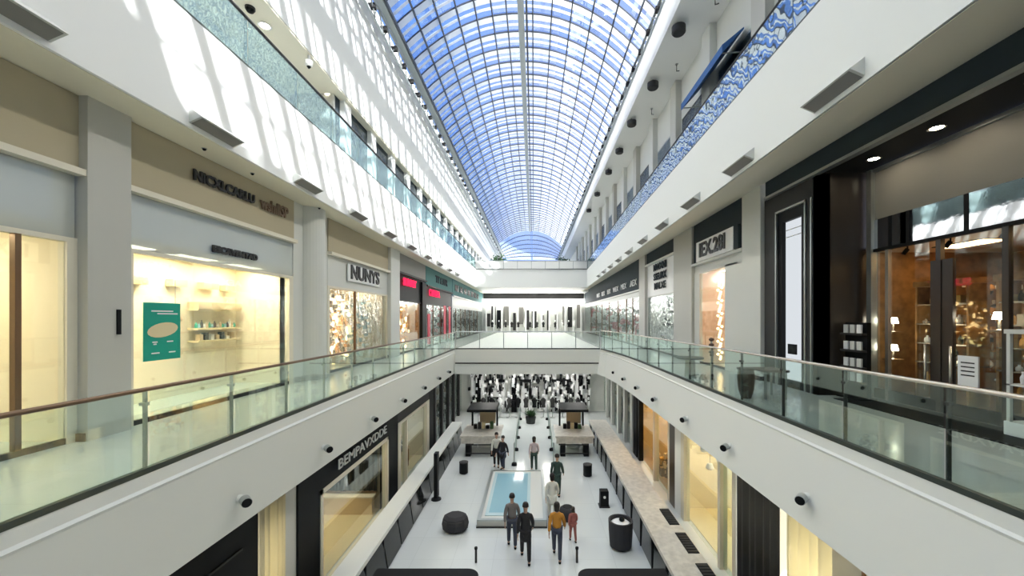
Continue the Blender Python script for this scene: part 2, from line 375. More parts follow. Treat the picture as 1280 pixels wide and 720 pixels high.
railing('gallery_railing', 'upper glass balustrade below the blue awning', 1, lambda y: upR(y)+.06, zr1, Y0+.1, 45, -2.5, 1.7, 1.0, 'dgrey', 'rail3', 'dgrey', .03)
def bridge_rail(label, y, x0, x1, zf, hr, n, gm):
    r = empty('bridge_railing', (0, y, zf), label, 'railing')
    MB().tube([(x0, y, zf+hr), (x1, y, zf+hr)], .035, 8).build('handrail', 'steel', r)
    MB().box(x0, x1, y-.03, y+.03, zf, zf+.08).build('base_channel', 'channel', r)
    for i in range(n+1):
        x = x0+(x1-x0)*i/n
        MB().box(x-.025, x+.025, y-.02, y+.02, zf, zf+hr).build('post', 'steel', r)
        if i < n: MB().box(x+.03, x+(x1-x0)/n-.03, y-.006, y+.006, zf+.06, zf+hr-.04).build('glass_panel', gm, r)
bridge_rail('glass balustrade across the middle bridge', 25.1, -4.9, 4.15, ZM, 1.1, 6, 'shop')
bridge_rail('white panelled balustrade across the far upper bridge', 44.9, -6.5, 6.0, 5.5, .95, 8, 'white2')

# ------------------------------------------------------------------ wedge uplights and spotlights on the slab edges
def wedge(side, y, i, name):
    x = upL(y+.5) if side < 0 else upR(y+.5); s = -side
    t = empty('wedge_uplight', (x, y+.5, 3.58), name, 'light', 'wedge lights on the upper slab edges')
    a = [(x-.01*s, 3.58), (x+.24*s, 3.69), (x-.01*s, 3.88)]
    MB().poly([(p[0], y, p[1]) for p in a]+[(p[0], y+1.1, p[1]) for p in a], [(0, 1, 2), (5, 4, 3), (0, 3, 4, 1), (1, 4, 5, 2), (2, 5, 3, 0)]).build('housing', 'lgrey', t)
    MB().poly([(x+.01*s, y+.04, 3.58), (x+.22*s, y+.04, 3.672), (x+.22*s, y+1.06, 3.672), (x+.01*s, y+1.06, 3.58)], [(0, 1, 2, 3)]).build('lens', 'taupe', t)
ordl = ['nearest', 'second', 'third', 'fourth', 'fifth', 'sixth', 'seventh', 'eighth', 'ninth', 'tenth', 'eleventh']
for i in range(10): wedge(-1, 4.1+3.2*i, i, f'grey wedge light on the sun-striped slab edge, {ordl[i]} along it')
for i in range(10): wedge(1, 5.9+3.12*i, i, f'grey wedge light on the shaded upper slab edge, {ordl[i]} along it')
def spot(side, y, label):
    x = (-4.86 if side < 0 else 4.58); s = -side; z = -2.98
    t = empty('spotlight', (x, y, z-.08), label, 'spotlight', 'spotlights on the gallery edges')
    MB().tube([(x-.02*s, y+.06, z), (x+.05*s, y+.06, z)], .06, 12).build('mount', 'white', t, smooth=False)
    MB().tube([(x+.05*s, y+.05, z), (x+.15*s, y-.02, z-.01)], .035, 10).build('stem', 'steel', t)
    hd = MB().tube([(x+.09*s, y+.04, z-.01), (x+.20*s, y-.06, z-.02)], .08, 14).build('head', 'steel', t)
    MB().tube([(x+.198*s, y-.058, z-.02), (x+.205*s, y-.065, z-.02)], .072, 14).build('lens', 'black', hd)
for i, y in enumerate((3.9, 6.56, 9.2, 11.9, 14.6, 17.3, 20.0, 22.4)): spot(-1, y, f'small spotlight on gallery edge above the black lower shop side, {ordl[i]} of them')
for i, y in enumerate((4.0, 6.64, 9.3, 11.86, 14.8, 17.3, 19.8, 22.2)): spot(1, y, f'small spotlight on gallery edge above the curtained lower shops, {ordl[i]} of them')

# ------------------------------------------------------------------ shopfronts of the middle level
def interior(name, side, xw, depth, y0, y1, z0, z1, wall, floor='floor2', light='panel', nl=2, lw=.5):
    s = side; xb = xw+depth*s
    m = MB(); m.box(xb, xb+.1*s, y0, y1, z0, z1); m.box(xw, xb, y0-.05, y0, z0, z1); m.box(xw, xb, y1, y1+.05, z0, z1); m.box(xw+.02*s, xb, y0, y1, z1, z1+.05)
    m.build(name, wall, **S)
    MB().box(xw, xb, y0, y1, z0+.014, z0+.03).build('floor_shop', floor, **S)
    for i in range(nl):
        yy = y0+(y1-y0)*(i+.5)/nl
        if light:
            t = empty('ceiling_light_panel', (xw+depth*.5*s, yy, z1-.06), 'glowing ceiling light panel inside '+name.replace('wall_', '').replace('_', ' '), 'light', 'ceiling panels inside '+name.replace('wall_', '').replace('_', ' '))
            MB().box(xw+depth*.5*s-lw/2, xw+depth*.5*s+lw/2, yy-lw, yy+lw, z1-.03, z1-.01).build('diffuser', light, t)
            MB().box(xw+depth*.5*s-lw/2-.03, xw+depth*.5*s+lw/2+.03, yy-lw-.03, yy+lw+.03, z1-.015, z1).build('frame', 'white2', t)
def column(label, x0, x1, y0, y1, z0, z1, m='grey', bev=.0, name='column'):
    c = empty(name, ((x0+x1)/2, (y0+y1)/2, z0), label, 'column'); c['kind'] = 'structure'
    box('shaft', m, x0, x1, y0, y1, z0, z1, c, bevel=bev); e = .03
    box('plinth', 'dgrey', x0-e, x1+e, y0-e, y1+e, z0, z0+.14, c)
    return c
ZT = 3.49
def shopfront(name, label, side, y0, y1, bulk, fas, open_top=1.25, mull=(), frame='cream', glassm='shop', fas0=None, jamb=.14, trz=2.29):
    s = side; X = XW*s
    t = empty(name, (X, (y0+y1)/2, ZM), label, 'shopfront')
    zt = ZT if side < 0 else 4.25
    box('bulkhead', bulk, X-.02*s, X+.20*s, y0, y1, trz+.04, zt, t)
    box('transom_rail', frame, X-.14*s, X+.1*s, y0, y1, trz-.06, trz+.04, t)
    box('fascia_panel', fas, X+.02*s, X+.08*s, y0+.02, y1-.02, open_top, trz-.06, t)
    for a in (y0, y1-jamb): box('jamb', frame, X+.0*s, X+.14*s, a, a+jamb, ZM, open_top, t)
    box('head', frame, X+.0*s, X+.14*s, y0+jamb, y1-jamb, open_top-.07, open_top, t)
    box('kick_plate', 'dgrey', X+.02*s, X+.08*s, y0+jamb, y1-jamb, ZM, ZM+.10, t)
    for y in mull: box('mullion', 'bronze', X+.0*s, X+.08*s, y-.035, y+.035, ZM+.1, open_top-.07, t)
    box('glass_pane', glassm, X+.04*s, X+.05*s, y0+jamb, y1-jamb, ZM+.1, open_top-.07, t)
    return t
# beige side
interior('wall_first_beige_shop', -1, -XW-.2, 2.6, 1.0, 6.2, ZM, 1.45, 'shopwall', nl=2)
s0 = shopfront('shopfront', 'beige shopfront with warm window, nearest on the beige side', -1, .8, 6.27, 'beige', 'frost', mull=(5.55,))
interior('wall_poster_shop', -1, -XW-.2, 1.5, 7.0, 11.9, ZM, 1.45, 'shopwall', nl=3)
s1 = shopfront('shopfront', 'beige shopfront with green poster in its warm window', -1, 6.97, 11.9, 'beige', 'frost', jamb=.18)
text('sign_letters', 'NICXLCARLU', 'letters', (-XW+.06, 9.25, 3.0), .30, 'L', s1, sx=1.0, bold=.012, label='black letters')
text('script_sign', 'wshıllSP', 'bronze', (-XW+.07, 10.95, 3.0), .42, 'L', s1, sx=.85, bold=.01, label='bronze script letters')
text('name_letters', 'ESCAVENTAD', 'letters', (-XW+.02, 9.6, 1.55), .20, 'L', s1, sx=1.15, bold=.012, label='small black letters on the fascia glass')
# poster
p = empty('poster', (-XW-.02, 7.72, -.8), 'green sale poster in the warm shop window', 'poster')
box('sheet', 'poster', -XW-.03, -XW-.02, 7.35, 8.12, -.80, .30, p)
e = MB(); n = 18; e.poly([(-XW-.012, 7.735+.32*math.cos(2*math.pi*i/n), -.22+.14*math.sin(2*math.pi*i/n)+.04*math.cos(2*math.pi*i/n)) for i in range(n)], [tuple(range(n))]); e.build('printed_oval', 'sand', p)
for z, ya, yb in ((.14, 7.50, 7.95), (.09, 7.62, 8.05), (-.45, 7.52, 7.62), (-.45, 7.82, 7.95), (-.49, 7.54, 7.60), (-.66, 7.50, 7.66), (-.66, 7.86, 8.0)):
    box('printed_line', 'lettersw', -XW-.018, -XW-.012, ya, yb, z-.012, z+.012, p)
# wall things in poster shop
for (ya, yb, za, zb, lab) in ((8.5, 9.0, .75, .93, 'small tan wall box high in the poster shop, nearest'), (9.6, 10.0, .78, .95, 'small tan wall box high in the poster shop, second'), (10.5, 11.0, .78, .95, 'long tan wall box high in the poster shop, third'), (11.25, 11.6, .78, .93, 'small tan wall box high in the poster shop, farthest')):
    t = empty('wall_box', (-XW-1.6, ya, za), lab, 'wall box'); box('case', 'sand', -XW-1.68, -XW-1.5, ya, yb, za, zb, t); 
    for q in range(3): box('slot', 'tan', -XW-1.5, -XW-1.49, ya+.03, yb-.03, za+.03+.05*q, za+.05+.05*q, t)
sh = empty('display_shelf', (-XW-1.5, 11, -.9), 'tan wall shelf unit with small goods beside the poster', 'shelf')
for z in (.20, -.30, -.62): box('shelf_board', 'sand', -XW-1.68, -XW-1.40, 10.2, 11.7, z, z+.05, sh)
box('canopy', 'tan', -XW-1.68, -XW-1.38, 10.2, 11.7, .25, .42, sh)
for i in range(16):
    y = 10.3+.085*i+(0.0 if i < 8 else .03); z = -.25; h = rnd.uniform(.1, .26)
    tag(MB().lathe((-XW-1.54, y, z), [(.022, 0), (.032, .01), (.032, h*.6), (.014, h*.8), (.014, h)], 10).build('bottle', ('poster', 'water', 'dgrey', 'lettersw', 'tan')[i % 5]), 'small bottle on the tan shelf beside the poster', 'bottle', 'bottles on the tan shelf')
for i in range(7):
    y = 10.35+.18*i; h = rnd.uniform(.08, .2)
    tag(MB().box(-XW-1.6, -XW-1.48, y, y+.1, -.57, -.57+h).build('gift_box', ('tan', 'dgrey', 'lettersw')[i % 3]), 'small box on the lower board of the tan shelf', 'box', 'boxes on the tan shelf')
lm = empty('wall_lamp', (-XW-1.5, 9.6, -.4), 'wire hung wall lamp between poster and tan shelf', 'lamp')
MB().tube([(-XW-1.45, 9.6, .9), (-XW-1.45, 9.6, 0)], .006, 6).build('wire', 'dgrey', lm)
for dy, dz in ((-.12, -.05), (.1, .0), (0, -.25)): MB().lathe((-XW-1.45, 9.6+dy, dz-.08), [(.03, 0), (.07, .03), (.06, .10), (.02, .14)], 12).build('shade', 'tan', lm, smooth=True)
# grey mullion box on column: door handle plate
column('square grey column between the two warm beige shopfronts', -XW+.16-.0, -XW-.4, 6.27, 6.95, ZM, 3.5)
tag(box('wall_plate', 'black', -XW+.16, -XW+.185, 6.70, 6.76, -.27, .15), 'slim black plate on the grey column beside the poster shop', 'plate')
# round column B
cb = empty('round_column', (-XW+.05, 12.8, ZM), 'round grey column beyond the poster shop', 'column'); cb['kind'] = 'structure'
MB().lathe((-XW-.05, 12.85, ZM), [(.52, 0), (.52, .15), (.46, .15), (.46, 5.45)], 32).build('shaft', 'lgrey', cb, smooth=False)
box('wall_pier_beige_side', 'lgrey', -XW+.0, -XW-.4, 11.9, 12.4, ZM, 3.5, **S)
box('wall_pier_beige_side', 'lgrey', -XW-.02, -XW-.4, 13.3, 13.9, ZM, 3.5, **S)
# bay 2
interior('wall_glittering_shop', -1, -XW-.2, 2.5, 13.9, 19.5, ZM, 1.45, 'tan', 'floor2', 'panel', 3)
s2 = shopfront('shopfront', 'cream shopfront with glittering amber goods and a black and white sign', -1, 13.9, 19.6, 'beige', 'lgrey', 1.15, mull=(16.1,), glassm='shopw')
box('sign_board', 'lettersw', -XW+.06, -XW+.02, 15.3, 18.4, 1.45, 2.1, s2)
text('sign_letters', 'NUNYS', 'letters', (-XW+.08, 16.9, 1.78), .75, 'L', s2, sx=1.15, bold=.02)
column('grey column beside the glittering amber shop', -XW+.16, -XW-.4, 19.6, 20.9, ZM, 3.5, 'lgrey')
# bay 3
interior('wall_red_sign_shop', -1, -XW-.2, 2.5, 20.9, 26, ZM, 1.45, 'wood', 'floor2', 'panel', 2)
s3 = shopfront('shopfront', 'dark shopfront with lit red sign and amber window', -1, 20.9, 26.4, 'taupe', 'black', 1.0, frame='dgrey', mull=(25.0,), trz=2.45)
text('sign_letters', 'SUMMIT', 'redl', (-XW+.08, 22.9, 2.0), .55, 'L', s3, sx=1.2, bold=.02, label='glowing red letters')
box('pier', 'black', -XW+.1, -XW-.2, 25.4, 26.4, ZM, 2.3, s3)
interior('wall_red_banner_shop', -1, -XW-.2, 2.5, 26.5, 34.9, ZM, 1.45, 'white', 'floor2', 'panelw', 3)
s4 = shopfront('shopfront', 'dark shopfront with red banners under the teal fascia', -1, 26.5, 35, 'teal', 'black', 1.0, frame='dgrey', mull=(28.6, 30.8, 33), glassm='shopw', trz=2.2)
text('sign_letters', 'CAMERA', 'redl', (-XW+.08, 28.6, 1.75), .62, 'L', s4, sx=1.25, bold=.02, label='glowing red letters')
text('fascia_letters', 'TIT & MAR', 'slate', (-XW+.04, 31, 2.85), .7, 'L', s4, sx=1.2, bold=.02)
for y in (31.4, 33.2): box('banner', 'red', -XW+.12, -XW+.08, y, y+.7, ZM+.3, 1.0, s4)
box('banner', 'red', -XW+.12, -XW+.08, 26.6, 27.2, ZM+.2, .3, s4)
interior('wall_last_beige_side_shop', -1, -XW-.2, 2.5, 35.2, 55.5, ZM, 1.45, 'white', 'floor2', 'panelw', 3)
s5 = shopfront('shopfront', 'farthest shopfront on the beige side, slate fascia and pale mullions', -1, 35.2, 55.8, 'teal', 'lgrey', 1.0, frame='lgrey', mull=(37, 39.5, 42, 45, 48, 51), glassm='shopw', trz=2.0)
for i in range(7):
    text('fascia_letters', 'MNHKXWE'[i]+'AE', 'letters', (-XW+.05, 37+2.3*i, 2.75), .8, 'L', s5, sx=1.1, bold=.02)

# merchandise nobody could count: small goods behind the glass
def goods(side, xw, y0, y1, z0, z1, n, mats, label, size=(.06, .2), depth=(.4, 1.2)):
    ms = [MB() for _ in mats]
    for i in range(n):
        k = rnd.randrange(len(mats)); y = rnd.uniform(y0, y1); z = z0+(z1-z0)*rnd.random()
        x = xw+side*rnd.uniform(*depth); a = rnd.uniform(*size); b = rnd.uniform(*size); c = rnd.uniform(*size)*1.4
        if rnd.random() < .5: ms[k].box(x-a/2, x+a/2, y-b/2, y+b/2, z-c/2, z+c/2)
        else: ms[k].lathe((x, y, z-c/2), [(a*.2, 0), (a*.6, c*.3), (a*.5, c*.7), (a*.15, c)], 7)
    r = empty('merchandise', (xw+side*.8, (y0+y1)/2, z0), label, 'merchandise', kind='stuff')
    for k, m in enumerate(mats):
        o = ms[k].build('merchandise_goods', m, r); o['kind'] = 'stuff'
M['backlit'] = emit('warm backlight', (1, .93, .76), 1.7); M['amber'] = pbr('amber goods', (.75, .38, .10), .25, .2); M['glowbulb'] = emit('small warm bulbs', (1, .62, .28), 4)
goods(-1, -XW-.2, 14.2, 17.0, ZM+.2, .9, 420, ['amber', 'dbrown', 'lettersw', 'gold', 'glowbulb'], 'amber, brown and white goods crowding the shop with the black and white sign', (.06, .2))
goods(-1, -XW-.2, 17.0, 19.2, ZM+.2, .9, 200, ['lettersw', 'white2', 'water'], 'white goods at the far end of the glittering shop window', (.06, .22))
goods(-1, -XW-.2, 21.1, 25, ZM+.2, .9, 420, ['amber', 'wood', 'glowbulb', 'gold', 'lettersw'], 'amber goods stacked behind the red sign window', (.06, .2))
goods(-1, -XW-.2, 26.8, 34.6, ZM+.1, .9, 420, ['lettersw', 'black', 'white2', 'red'], 'black and white goods in the red banner shop', (.1, .35))
goods(-1, -XW-.2, 35.6, 55, ZM+.1, .9, 420, ['lettersw', 'black', 'white2', 'dgrey'], 'black and white goods in the farthest beige side shop', (.15, .6))

# dark side of the middle level ---------------------------------------------------------
XR2 = 8.35
# dark shop in the recess
box('wall_recess_end', 'dbrown', XW-.02, XR2+.3, 10.05, 10.2, ZM, 3.7, **S)
bk = empty('dark_bulkhead', (XW, 3, 3.62), 'slate grey bulkhead over the recessed dark shop', 'bulkhead', kind='structure')
box('fascia', 'slate', XW-.08, XW+.16, Y0, 12.2, 3.66, 4.28, bk)
box('edge_trim', 'steel', XW-.14, XW+.02, Y0, 12.2, 3.60, 3.67, bk)
box('ceiling_recess', 'black', XW, XR2+.4, Y0, 10.1, 3.66, 3.72, **S)
for i, (x, y) in enumerate(((7.72, 7.66), (7.78, 9.15), (7.70, 6.1), (7.7, 4.6))):
    d = empty('recessed_downlight', (x, y, 3.62), 'glowing round downlight in the black recess ceiling, %s from the portal' % ['second', 'first', 'third', 'fourth'][i], 'light')
    MB().lathe((x, y, 3.640), [(.135, .02), (.145, 0), (.11, 0), (.10, .015)], 24).build('trim_ring', 'champ', d)
    MB().lathe((x, y, 3.646), [(.10, 0), (.10, .006)], 24).build('lens', 'downl', d)
ds = empty('dark_shopfront', (XR2, 6, ZM), 'dark glazed shopfront with mirror band in the recess', 'shopfront')
box('sign_panel', 'taupe', XR2, XR2+.15, Y0, 9.8, 2.40, 3.60, ds)
box('top_trim', 'steel', XR2-.06, XR2+.02, Y0, 9.8, 3.56, 3.64, ds)
box('mirror_band', 'mirror', XR2-.02, XR2+.04, Y0, 9.8, 1.68, 2.40, ds)
for y in (7.7, 8.9, 9.35): box('band_divider', 'black', XR2-.03, XR2+.02, y-.04, y+.04, 1.66, 2.40, ds)
box('band_edge', 'black', XR2-.05, XR2+.05, Y0, 9.8, 1.62, 1.69, ds)
box('corner_post', 'steel', XR2-.10, XR2+.05, 9.78, 9.92, ZM, 3.64, ds)
box('mullion', 'champ', XR2-.04, XR2+.04, 9.38, 9.46, ZM, 1.64, ds)
for y in (8.22, 7.05, 5.8): box('mullion', 'dbrown', XR2-.04, XR2+.05, y-.05, y+.05, ZM, 1.64, ds)
dl = box('door_leaf', 'dbrown', XR2-.02, XR2+.05, 7.95, 8.40, ZM, 1.2, ds)
for y in (7.92, 8.43): MB().tube([(XR2-.10, y, -1.5), (XR2-.10, y, -.55)], .022, 8).build('door_handle', 'champ', dl, smooth=True)
box('kick_plate', 'black', XR2-.03, XR2+.04, Y0, 9.8, ZM, ZM+.25, ds)
tag(box('door_mat', 'black', XW+.05, XR2-.12, 4.4, 9.6, ZM+.013, ZM+.03), 'long black mat before the dark shop', 'mat')
for a, b in ((8.45, 9.35), (9.48, 9.76), (7.1, 7.93), (5.85, 7.0), (0, 5.75)):
    box('glass_pane', 'shop', XR2+.0, XR2+.01, a, b, ZM+.25, 1.62, ds)
m = MB(); m.box(XR2+4, XR2+4.1, Y0, 10.4, ZM, 1.7); m.box(XR2, XR2+4, 10.3, 10.4, ZM, 1.7)
m.build('wall_dark_shop', 'wood', **S); box('ceiling_dark_shop', 'tan', XR2, XR2+4, Y0, 10.3, 1.70, 1.76, **S)
box('floor_dark_shop', 'wood', XR2, XR2+4, Y0, 10.3, ZM+.014, ZM+.05, **S)
M['panelamber'] = emit('amber shop light', (1, .60, .26), 5)
for i, y in enumerate((4.0, 6.5, 9.0)):
    t = empty('ceiling_light_panel', (XR2+2, y, 1.6), 'amber ceiling light inside the dark shop', 'light', 'amber ceiling lights in the dark shop')
    box('diffuser', 'panelamber', XR2+1.2, XR2+1.7, y-.5, y+.5, 1.66, 1.69, t); box('frame', 'black', XR2+1.15, XR2+1.75, y-.55, y+.55, 1.68, 1.70, t)
for i, (x, y) in enumerate(((XR2+.25, 9.2), (XR2+.3, 8.3), (XR2+.3, 7.3))):
    t = empty('track_spotlight', (x, y, 1.5), 'small dark track spotlight under the dark shop ceiling', 'spotlight', 'track spotlights in the dark shop')
    MB().tube([(x, y, 1.7), (x, y, 1.6)], .015, 8).build('stem', 'black', t); MB().tube([(x, y, 1.6), (x-.06, y+.04, 1.48)], .045, 12).build('head', 'black', t)
goods(1, XR2, 5.0, 9.7, -1.4, .9, 260, ['gold', 'lettersw', 'amber', 'champ', 'dbrown'], 'gold and white small goods crowding the dark shop window', (.04, .13), (1.5, 2.6))
# shelving with goods
for j, (y0, y1) in enumerate(((5.2, 6.9), (7.2, 8.0), (8.5, 9.7))):
    sh = empty('display_shelf', (XR2+1.2, (y0+y1)/2, ZM), 'amber wood shelf unit in the dark shop, %s from the portal' % ['third', 'second', 'first'][j], 'shelf')
    for z in (-1.5, -1.05, -.6, -.15, .3): box('shelf_board', 'champ', XR2+.9, XR2+1.35, y0, y1, z, z+.03, sh)
    for y in (y0, y1-.05): box('upright', 'wood', XR2+.9, XR2+1.35, y, y+.05, ZM+.03, .75, sh)
    box('cornice', 'wood', XR2+.88, XR2+1.4, y0-.04, y1+.04, .75, .88, sh)
    for z in (-1.47, -1.02, -.57, -.12, .33):
        y = y0+.12
        while y < y1-.12:
            h = rnd.uniform(.10, .26); w = rnd.uniform(.05, .09)
            mt = rnd.choice(['gold', 'lettersw', 'dbrown', 'amber', 'champ'])
            if rnd.random() < .6: q = MB().lathe((XR2+1.05, y, z), [(w*.7, 0), (w*.9, h*.2), (w*.8, h*.6), (w*.3, h*.8), (w*.35, h)], 9); nm = 'vase'
            else: q = MB().box(XR2+.98, XR2+1.12, y-w, y+w, z, z+h); nm = 'gift_box'
            tag(q.build(nm, mt), 'small %s on the amber shelves of the dark shop' % nm.replace('_', ' '), nm.replace('_', ' '), nm.replace('_', ' ')+'s on the dark shop shelves')
            y += rnd.uniform(.15, .24)
for i, (x, y, z) in enumerate(((XR2+.3, 9.62, -.1), (XR2+.3, 9.62, -.75), (XR2+.5, 7.6, .0))):
    t = empty('table_lamp', (x, y, z-.25), 'small glowing lamp in the dark shop window, %s' % ['upper one at the corner', 'lower one at the corner', 'beside the door'][i], 'lamp')
    MB().lathe((x, y, z-.22), [(.06, 0), (.02, .02), (.015, .2)], 12).build('stand', 'champ', t); MB().lathe((x, y, z-.02), [(.10, 0), (.07, .14)], 16).build('lamp_shade', 'lampw', t)
    MB().box(x-.14, x+.14, y-.14, y+.14, z-.26, z-.22).build('bracket', 'wood', t)
# display stand in front of recess, menu board
st = empty('magazine_stand', (7.8, 9.7, ZM), 'black stand with small white goods before the recess wall', 'stand')
box('back_panel', 'black', 7.75, 7.85, 9.3, 9.95, ZM+.05, -.10, st); box('base', 'black', 7.55, 7.95, 9.25, 9.98, ZM+.012, ZM+.06, st)
for z in (-.35, -.75, -1.15, -1.5): box('tray', 'dgrey', 7.62, 7.75, 9.3, 9.95, z-.05, z, st)
for i in range(12):
    z = (-.35, -.75, -1.15, -1.5)[i % 4]; y = 9.36+.2*(i//4)
    tag(MB().box(7.66, 7.70, y, y+.13, z, z+.2).build('brochure', rnd.choice(['lettersw', 'lgrey'])), 'white brochure on the black stand', 'brochure', 'brochures on the black stand')
nb = empty('notice_board', (XR2-.1, 7.5, -1.2), 'white printed notice on the dark shop glass', 'notice')
box('sheet', 'lettersw', XR2-.06, XR2-.03, 7.46, 7.82, -1.30, -.72, nb)
for z in (-.85, -.93, -1.01, -1.09): box('printed_line', 'dgrey', XR2-.065, XR2-.06, 7.52, 7.76, z-.012, z+.012, nb)
cab = empty('glass_cabinet', (8.0, 6.3, ZM), 'pale framed glass cabinet before the dark shop', 'cabinet')
for x in (7.8, 8.15):
    for y in (6.0, 6.55): box('post', 'lgrey', x, x+.05, y, y+.05, ZM+.012, -.25, cab)
box('top', 'lgrey', 7.78, 8.22, 5.98, 6.62, -.25, -.18, cab); box('base', 'lettersw', 7.78, 8.22, 5.98, 6.62, ZM+.012, ZM+.25, cab); box('shelf', 'lgrey', 7.8, 8.2, 6.0, 6.6, -1.1, -1.07, cab)
for i in range(6):
    tag(MB().lathe((8.0, 6.06+.095*i, -1.07), [(.03, 0), (.04, .1), (.015, .16), (.02, .2)], 10).build('bottle', 'lettersw'), 'white bottle in the pale glass cabinet', 'bottle', 'bottles in the glass cabinet')
# dark portal with the white glazed door
po = empty('portal', (XW, 11.1, ZM), 'tall dark stepped portal with white door beside the recess', 'portal')
box('surround', 'dgrey', XW-.02, XW+.3, 10.05, 12.35, 3.1, 3.62, po)
for a, b in ((10.05, 10.45), (11.75, 12.35)): box('surround', 'dgrey', XW-.02, XW+.3, a, b, ZM, 3.1, po)
for a, b in ((10.45, 10.50), (11.70, 11.75), (10.22, 10.26)): box('trim_strip', 'steel', XW-.06, XW+.02, a, b, ZM, 3.1, po)
box('trim_strip', 'steel', XW-.06, XW+.02, 10.45, 11.75, 3.05, 3.11, po)
box('inner_frame', 'black', XW+.0, XW+.25, 10.5, 10.68, ZM, 3.05, po); box('inner_frame', 'black', XW+.0, XW+.25, 11.5, 11.7, ZM, 3.05, po)
box('inner_frame', 'black', XW+.0, XW+.25, 10.68, 11.5, 2.75, 3.05, po); box('inner_frame', 'black', XW+.0, XW+.25, 10.68, 11.5, ZM, ZM+.22, po)
M['doorglow'] = emit('white panel with added glow', (.9, .95, 1), .28)  # glow added to the plain white door panel to make it bright
box('door_panel', 'doorglow', XW+.10, XW+.14, 10.68, 11.5, ZM+.22, 2.75, po)
for z in (2.5, 2.3): box('door_panel_line', 'lgrey', XW+.09, XW+.10, 10.7, 11.48, z, z+.02, po)
box('door_lock', 'black', XW+.06, XW+.10, 11.0, 11.35, -1.0, -.72, po)
# columns and bays further on
column('grey pilaster beside the dark portal', XW-.12, XW+.4, 12.4, 13.5, ZM, 4.25, 'lgrey')
M['peach'] = pbr('peach panel', (.80, .56, .40), .6)
interior('wall_peach_shop', 1, XW+.2, 1.9, 14.3, 17.4, ZM, 2.05, 'peach', 'floor2', 'panelw', 2)
s6 = shopfront('shopfront', 'white framed shopfront with peach lit window and dark lettered sign', 1, 13.5, 17.8, 'slate', 'lgrey', 2.0, frame='lgrey', jamb=.55, trz=2.35)
box('return_panel', 'lgrey', XW-.0, XW+.15, 14.05, 14.95, ZM, 2.0, s6)
box('backdrop_panel', 'peach', XW+1.7, XW+1.75, 14.6, 17.3, ZM+.1, 1.7, s6)
box('sign_board', 'lettersw', XW-.12, XW-.04, 14.1, 17.3, 2.42, 3.25, s6)
text('sign_letters', 'IEX.28I', 'letters', (XW-.14, 15.8, 2.83), .8, 'R', s6, sx=1.0, bold=.02)
box('sign_end_block', 'slate', XW-.13, XW-.03, 13.75, 14.05, 2.42, 3.25, s6)
bl = MB()
fl = empty('light_garland', (XW+.24, 15.85, ZM+.2), 'string of small golden bulbs down the peach shop window', 'lights', kind='stuff')
for i in range(40): bl.lathe((XW+.20+.06*(i % 2), 15.75+.10*((i*7) % 3), ZM+.3+i*.085), [(.02, 0), (.05, .03), (.05, .06), (.02, .09)], 8)
bl.build('bulbs', 'glowbulb', fl)
column('grey pilaster beyond the peach lit shop', XW-.12, XW+.4, 17.8, 20.1, ZM, 4.25, 'grey')
interior('wall_white_poster_shop', 1, XW+.2, 1.6, 20.2, 25, ZM, 2.0, 'white2', 'floor2', 'panelw', 2)
s7 = shopfront('shopfront', 'shopfront with tall pale poster fascia between grey pilasters', 1, 20.1, 25.2, 'slate', 'lettersw', 1.35, frame='lgrey', glassm='shopw', trz=3.3)
for i in range(3): text('poster_letters', ('MWXNI', 'SSEURX', 'MAI.XE')[i], 'slate', (XW-.03, 22.6, 2.95-.55*i), .55, 'R', s7, sx=1.2, bold=.01)
column('slim grey pilaster beyond the pale poster shop', XW-.14, XW+.4, 25.2, 26.6, ZM, 4.25, 'grey')
interior('wall_last_dark_side_shop', 1, XW+.2, 2.5, 26.7, 55.5, ZM, 1.6, 'white', 'floor2', 'panelw', 4)
s8 = shopfront('shopfront', 'farthest shopfront on the dark side, slate bulkhead and pale mullions', 1, 26.6, 55.8, 'slate', 'lgrey', 1.55, frame='lgrey', mull=(29, 31, 34, 38, 42, 46, 50), glassm='shopw', trz=1.9)
for i in range(6): text('fascia_letters', 'AMWSRN'[i]+'EX', 'lettersw', (XW-.05, 28.5+3.1*i, 2.5), .62, 'R', s8, sx=1.6, bold=.0)
goods(1, XW+.2, 20.4, 25, ZM+.1, 1.2, 260, ['lettersw', 'black', 'white2'], 'black and white goods in the pale poster shop', (.08, .25))
goods(1, XW+.2, 27, 55, ZM+.1, 1.4, 520, ['lettersw', 'black', 'white2', 'dbrown', 'red'], 'black, white and dark red goods in the farthest dark side shop', (.12, .6))
# gallery furniture by the champagne handrail
t = empty('round_pot', (5.15, 9.7, ZM), 'brown wicker pot beside the glass balustrade', 'pot')
MB().lathe((5.15, 9.7, ZM+.013), [(.11, 0), (.17, .2), (.20, .5), (.17, .72)], 20).build('body', 'brown', t, smooth=True); MB().lathe((5.15, 9.7, ZM+.7), [(.20, 0), (.21, .04), (.15, .05)], 20).build('rim', 'brown', t)
t = empty('side_table', (5.7, 9.7, ZM), 'low dark table beside the brown wicker pot', 'table')
box('tabletop', 'brown', 5.45, 6.05, 9.45, 10.15, ZM+.66, ZM+.71, t)
for x in (5.5, 5.98):
    for y in (9.5, 10.08): box('leg', 'steel', x, x+.04, y, y+.04, ZM+.013, ZM+.66, t)
t = empty('pedestal_table', (5.15, 13.3, ZM), 'grey pedestal table beside the balustrade before the peach shop', 'table')
MB().lathe((5.2, 13.3, ZM+.6), [(.42, 0), (.44, .03), (.42, .06)], 24).build('tabletop', 'dgrey', t); MB().lathe((5.2, 13.3, ZM+.013), [(.2, 0), (.17, .03), (.15, .6)], 16).build('pedestal', 'grey', t)
t = empty('finial_post', (4.98, 11.2, ZM), 'tall knobbed metal post behind the champagne handrail', 'post')
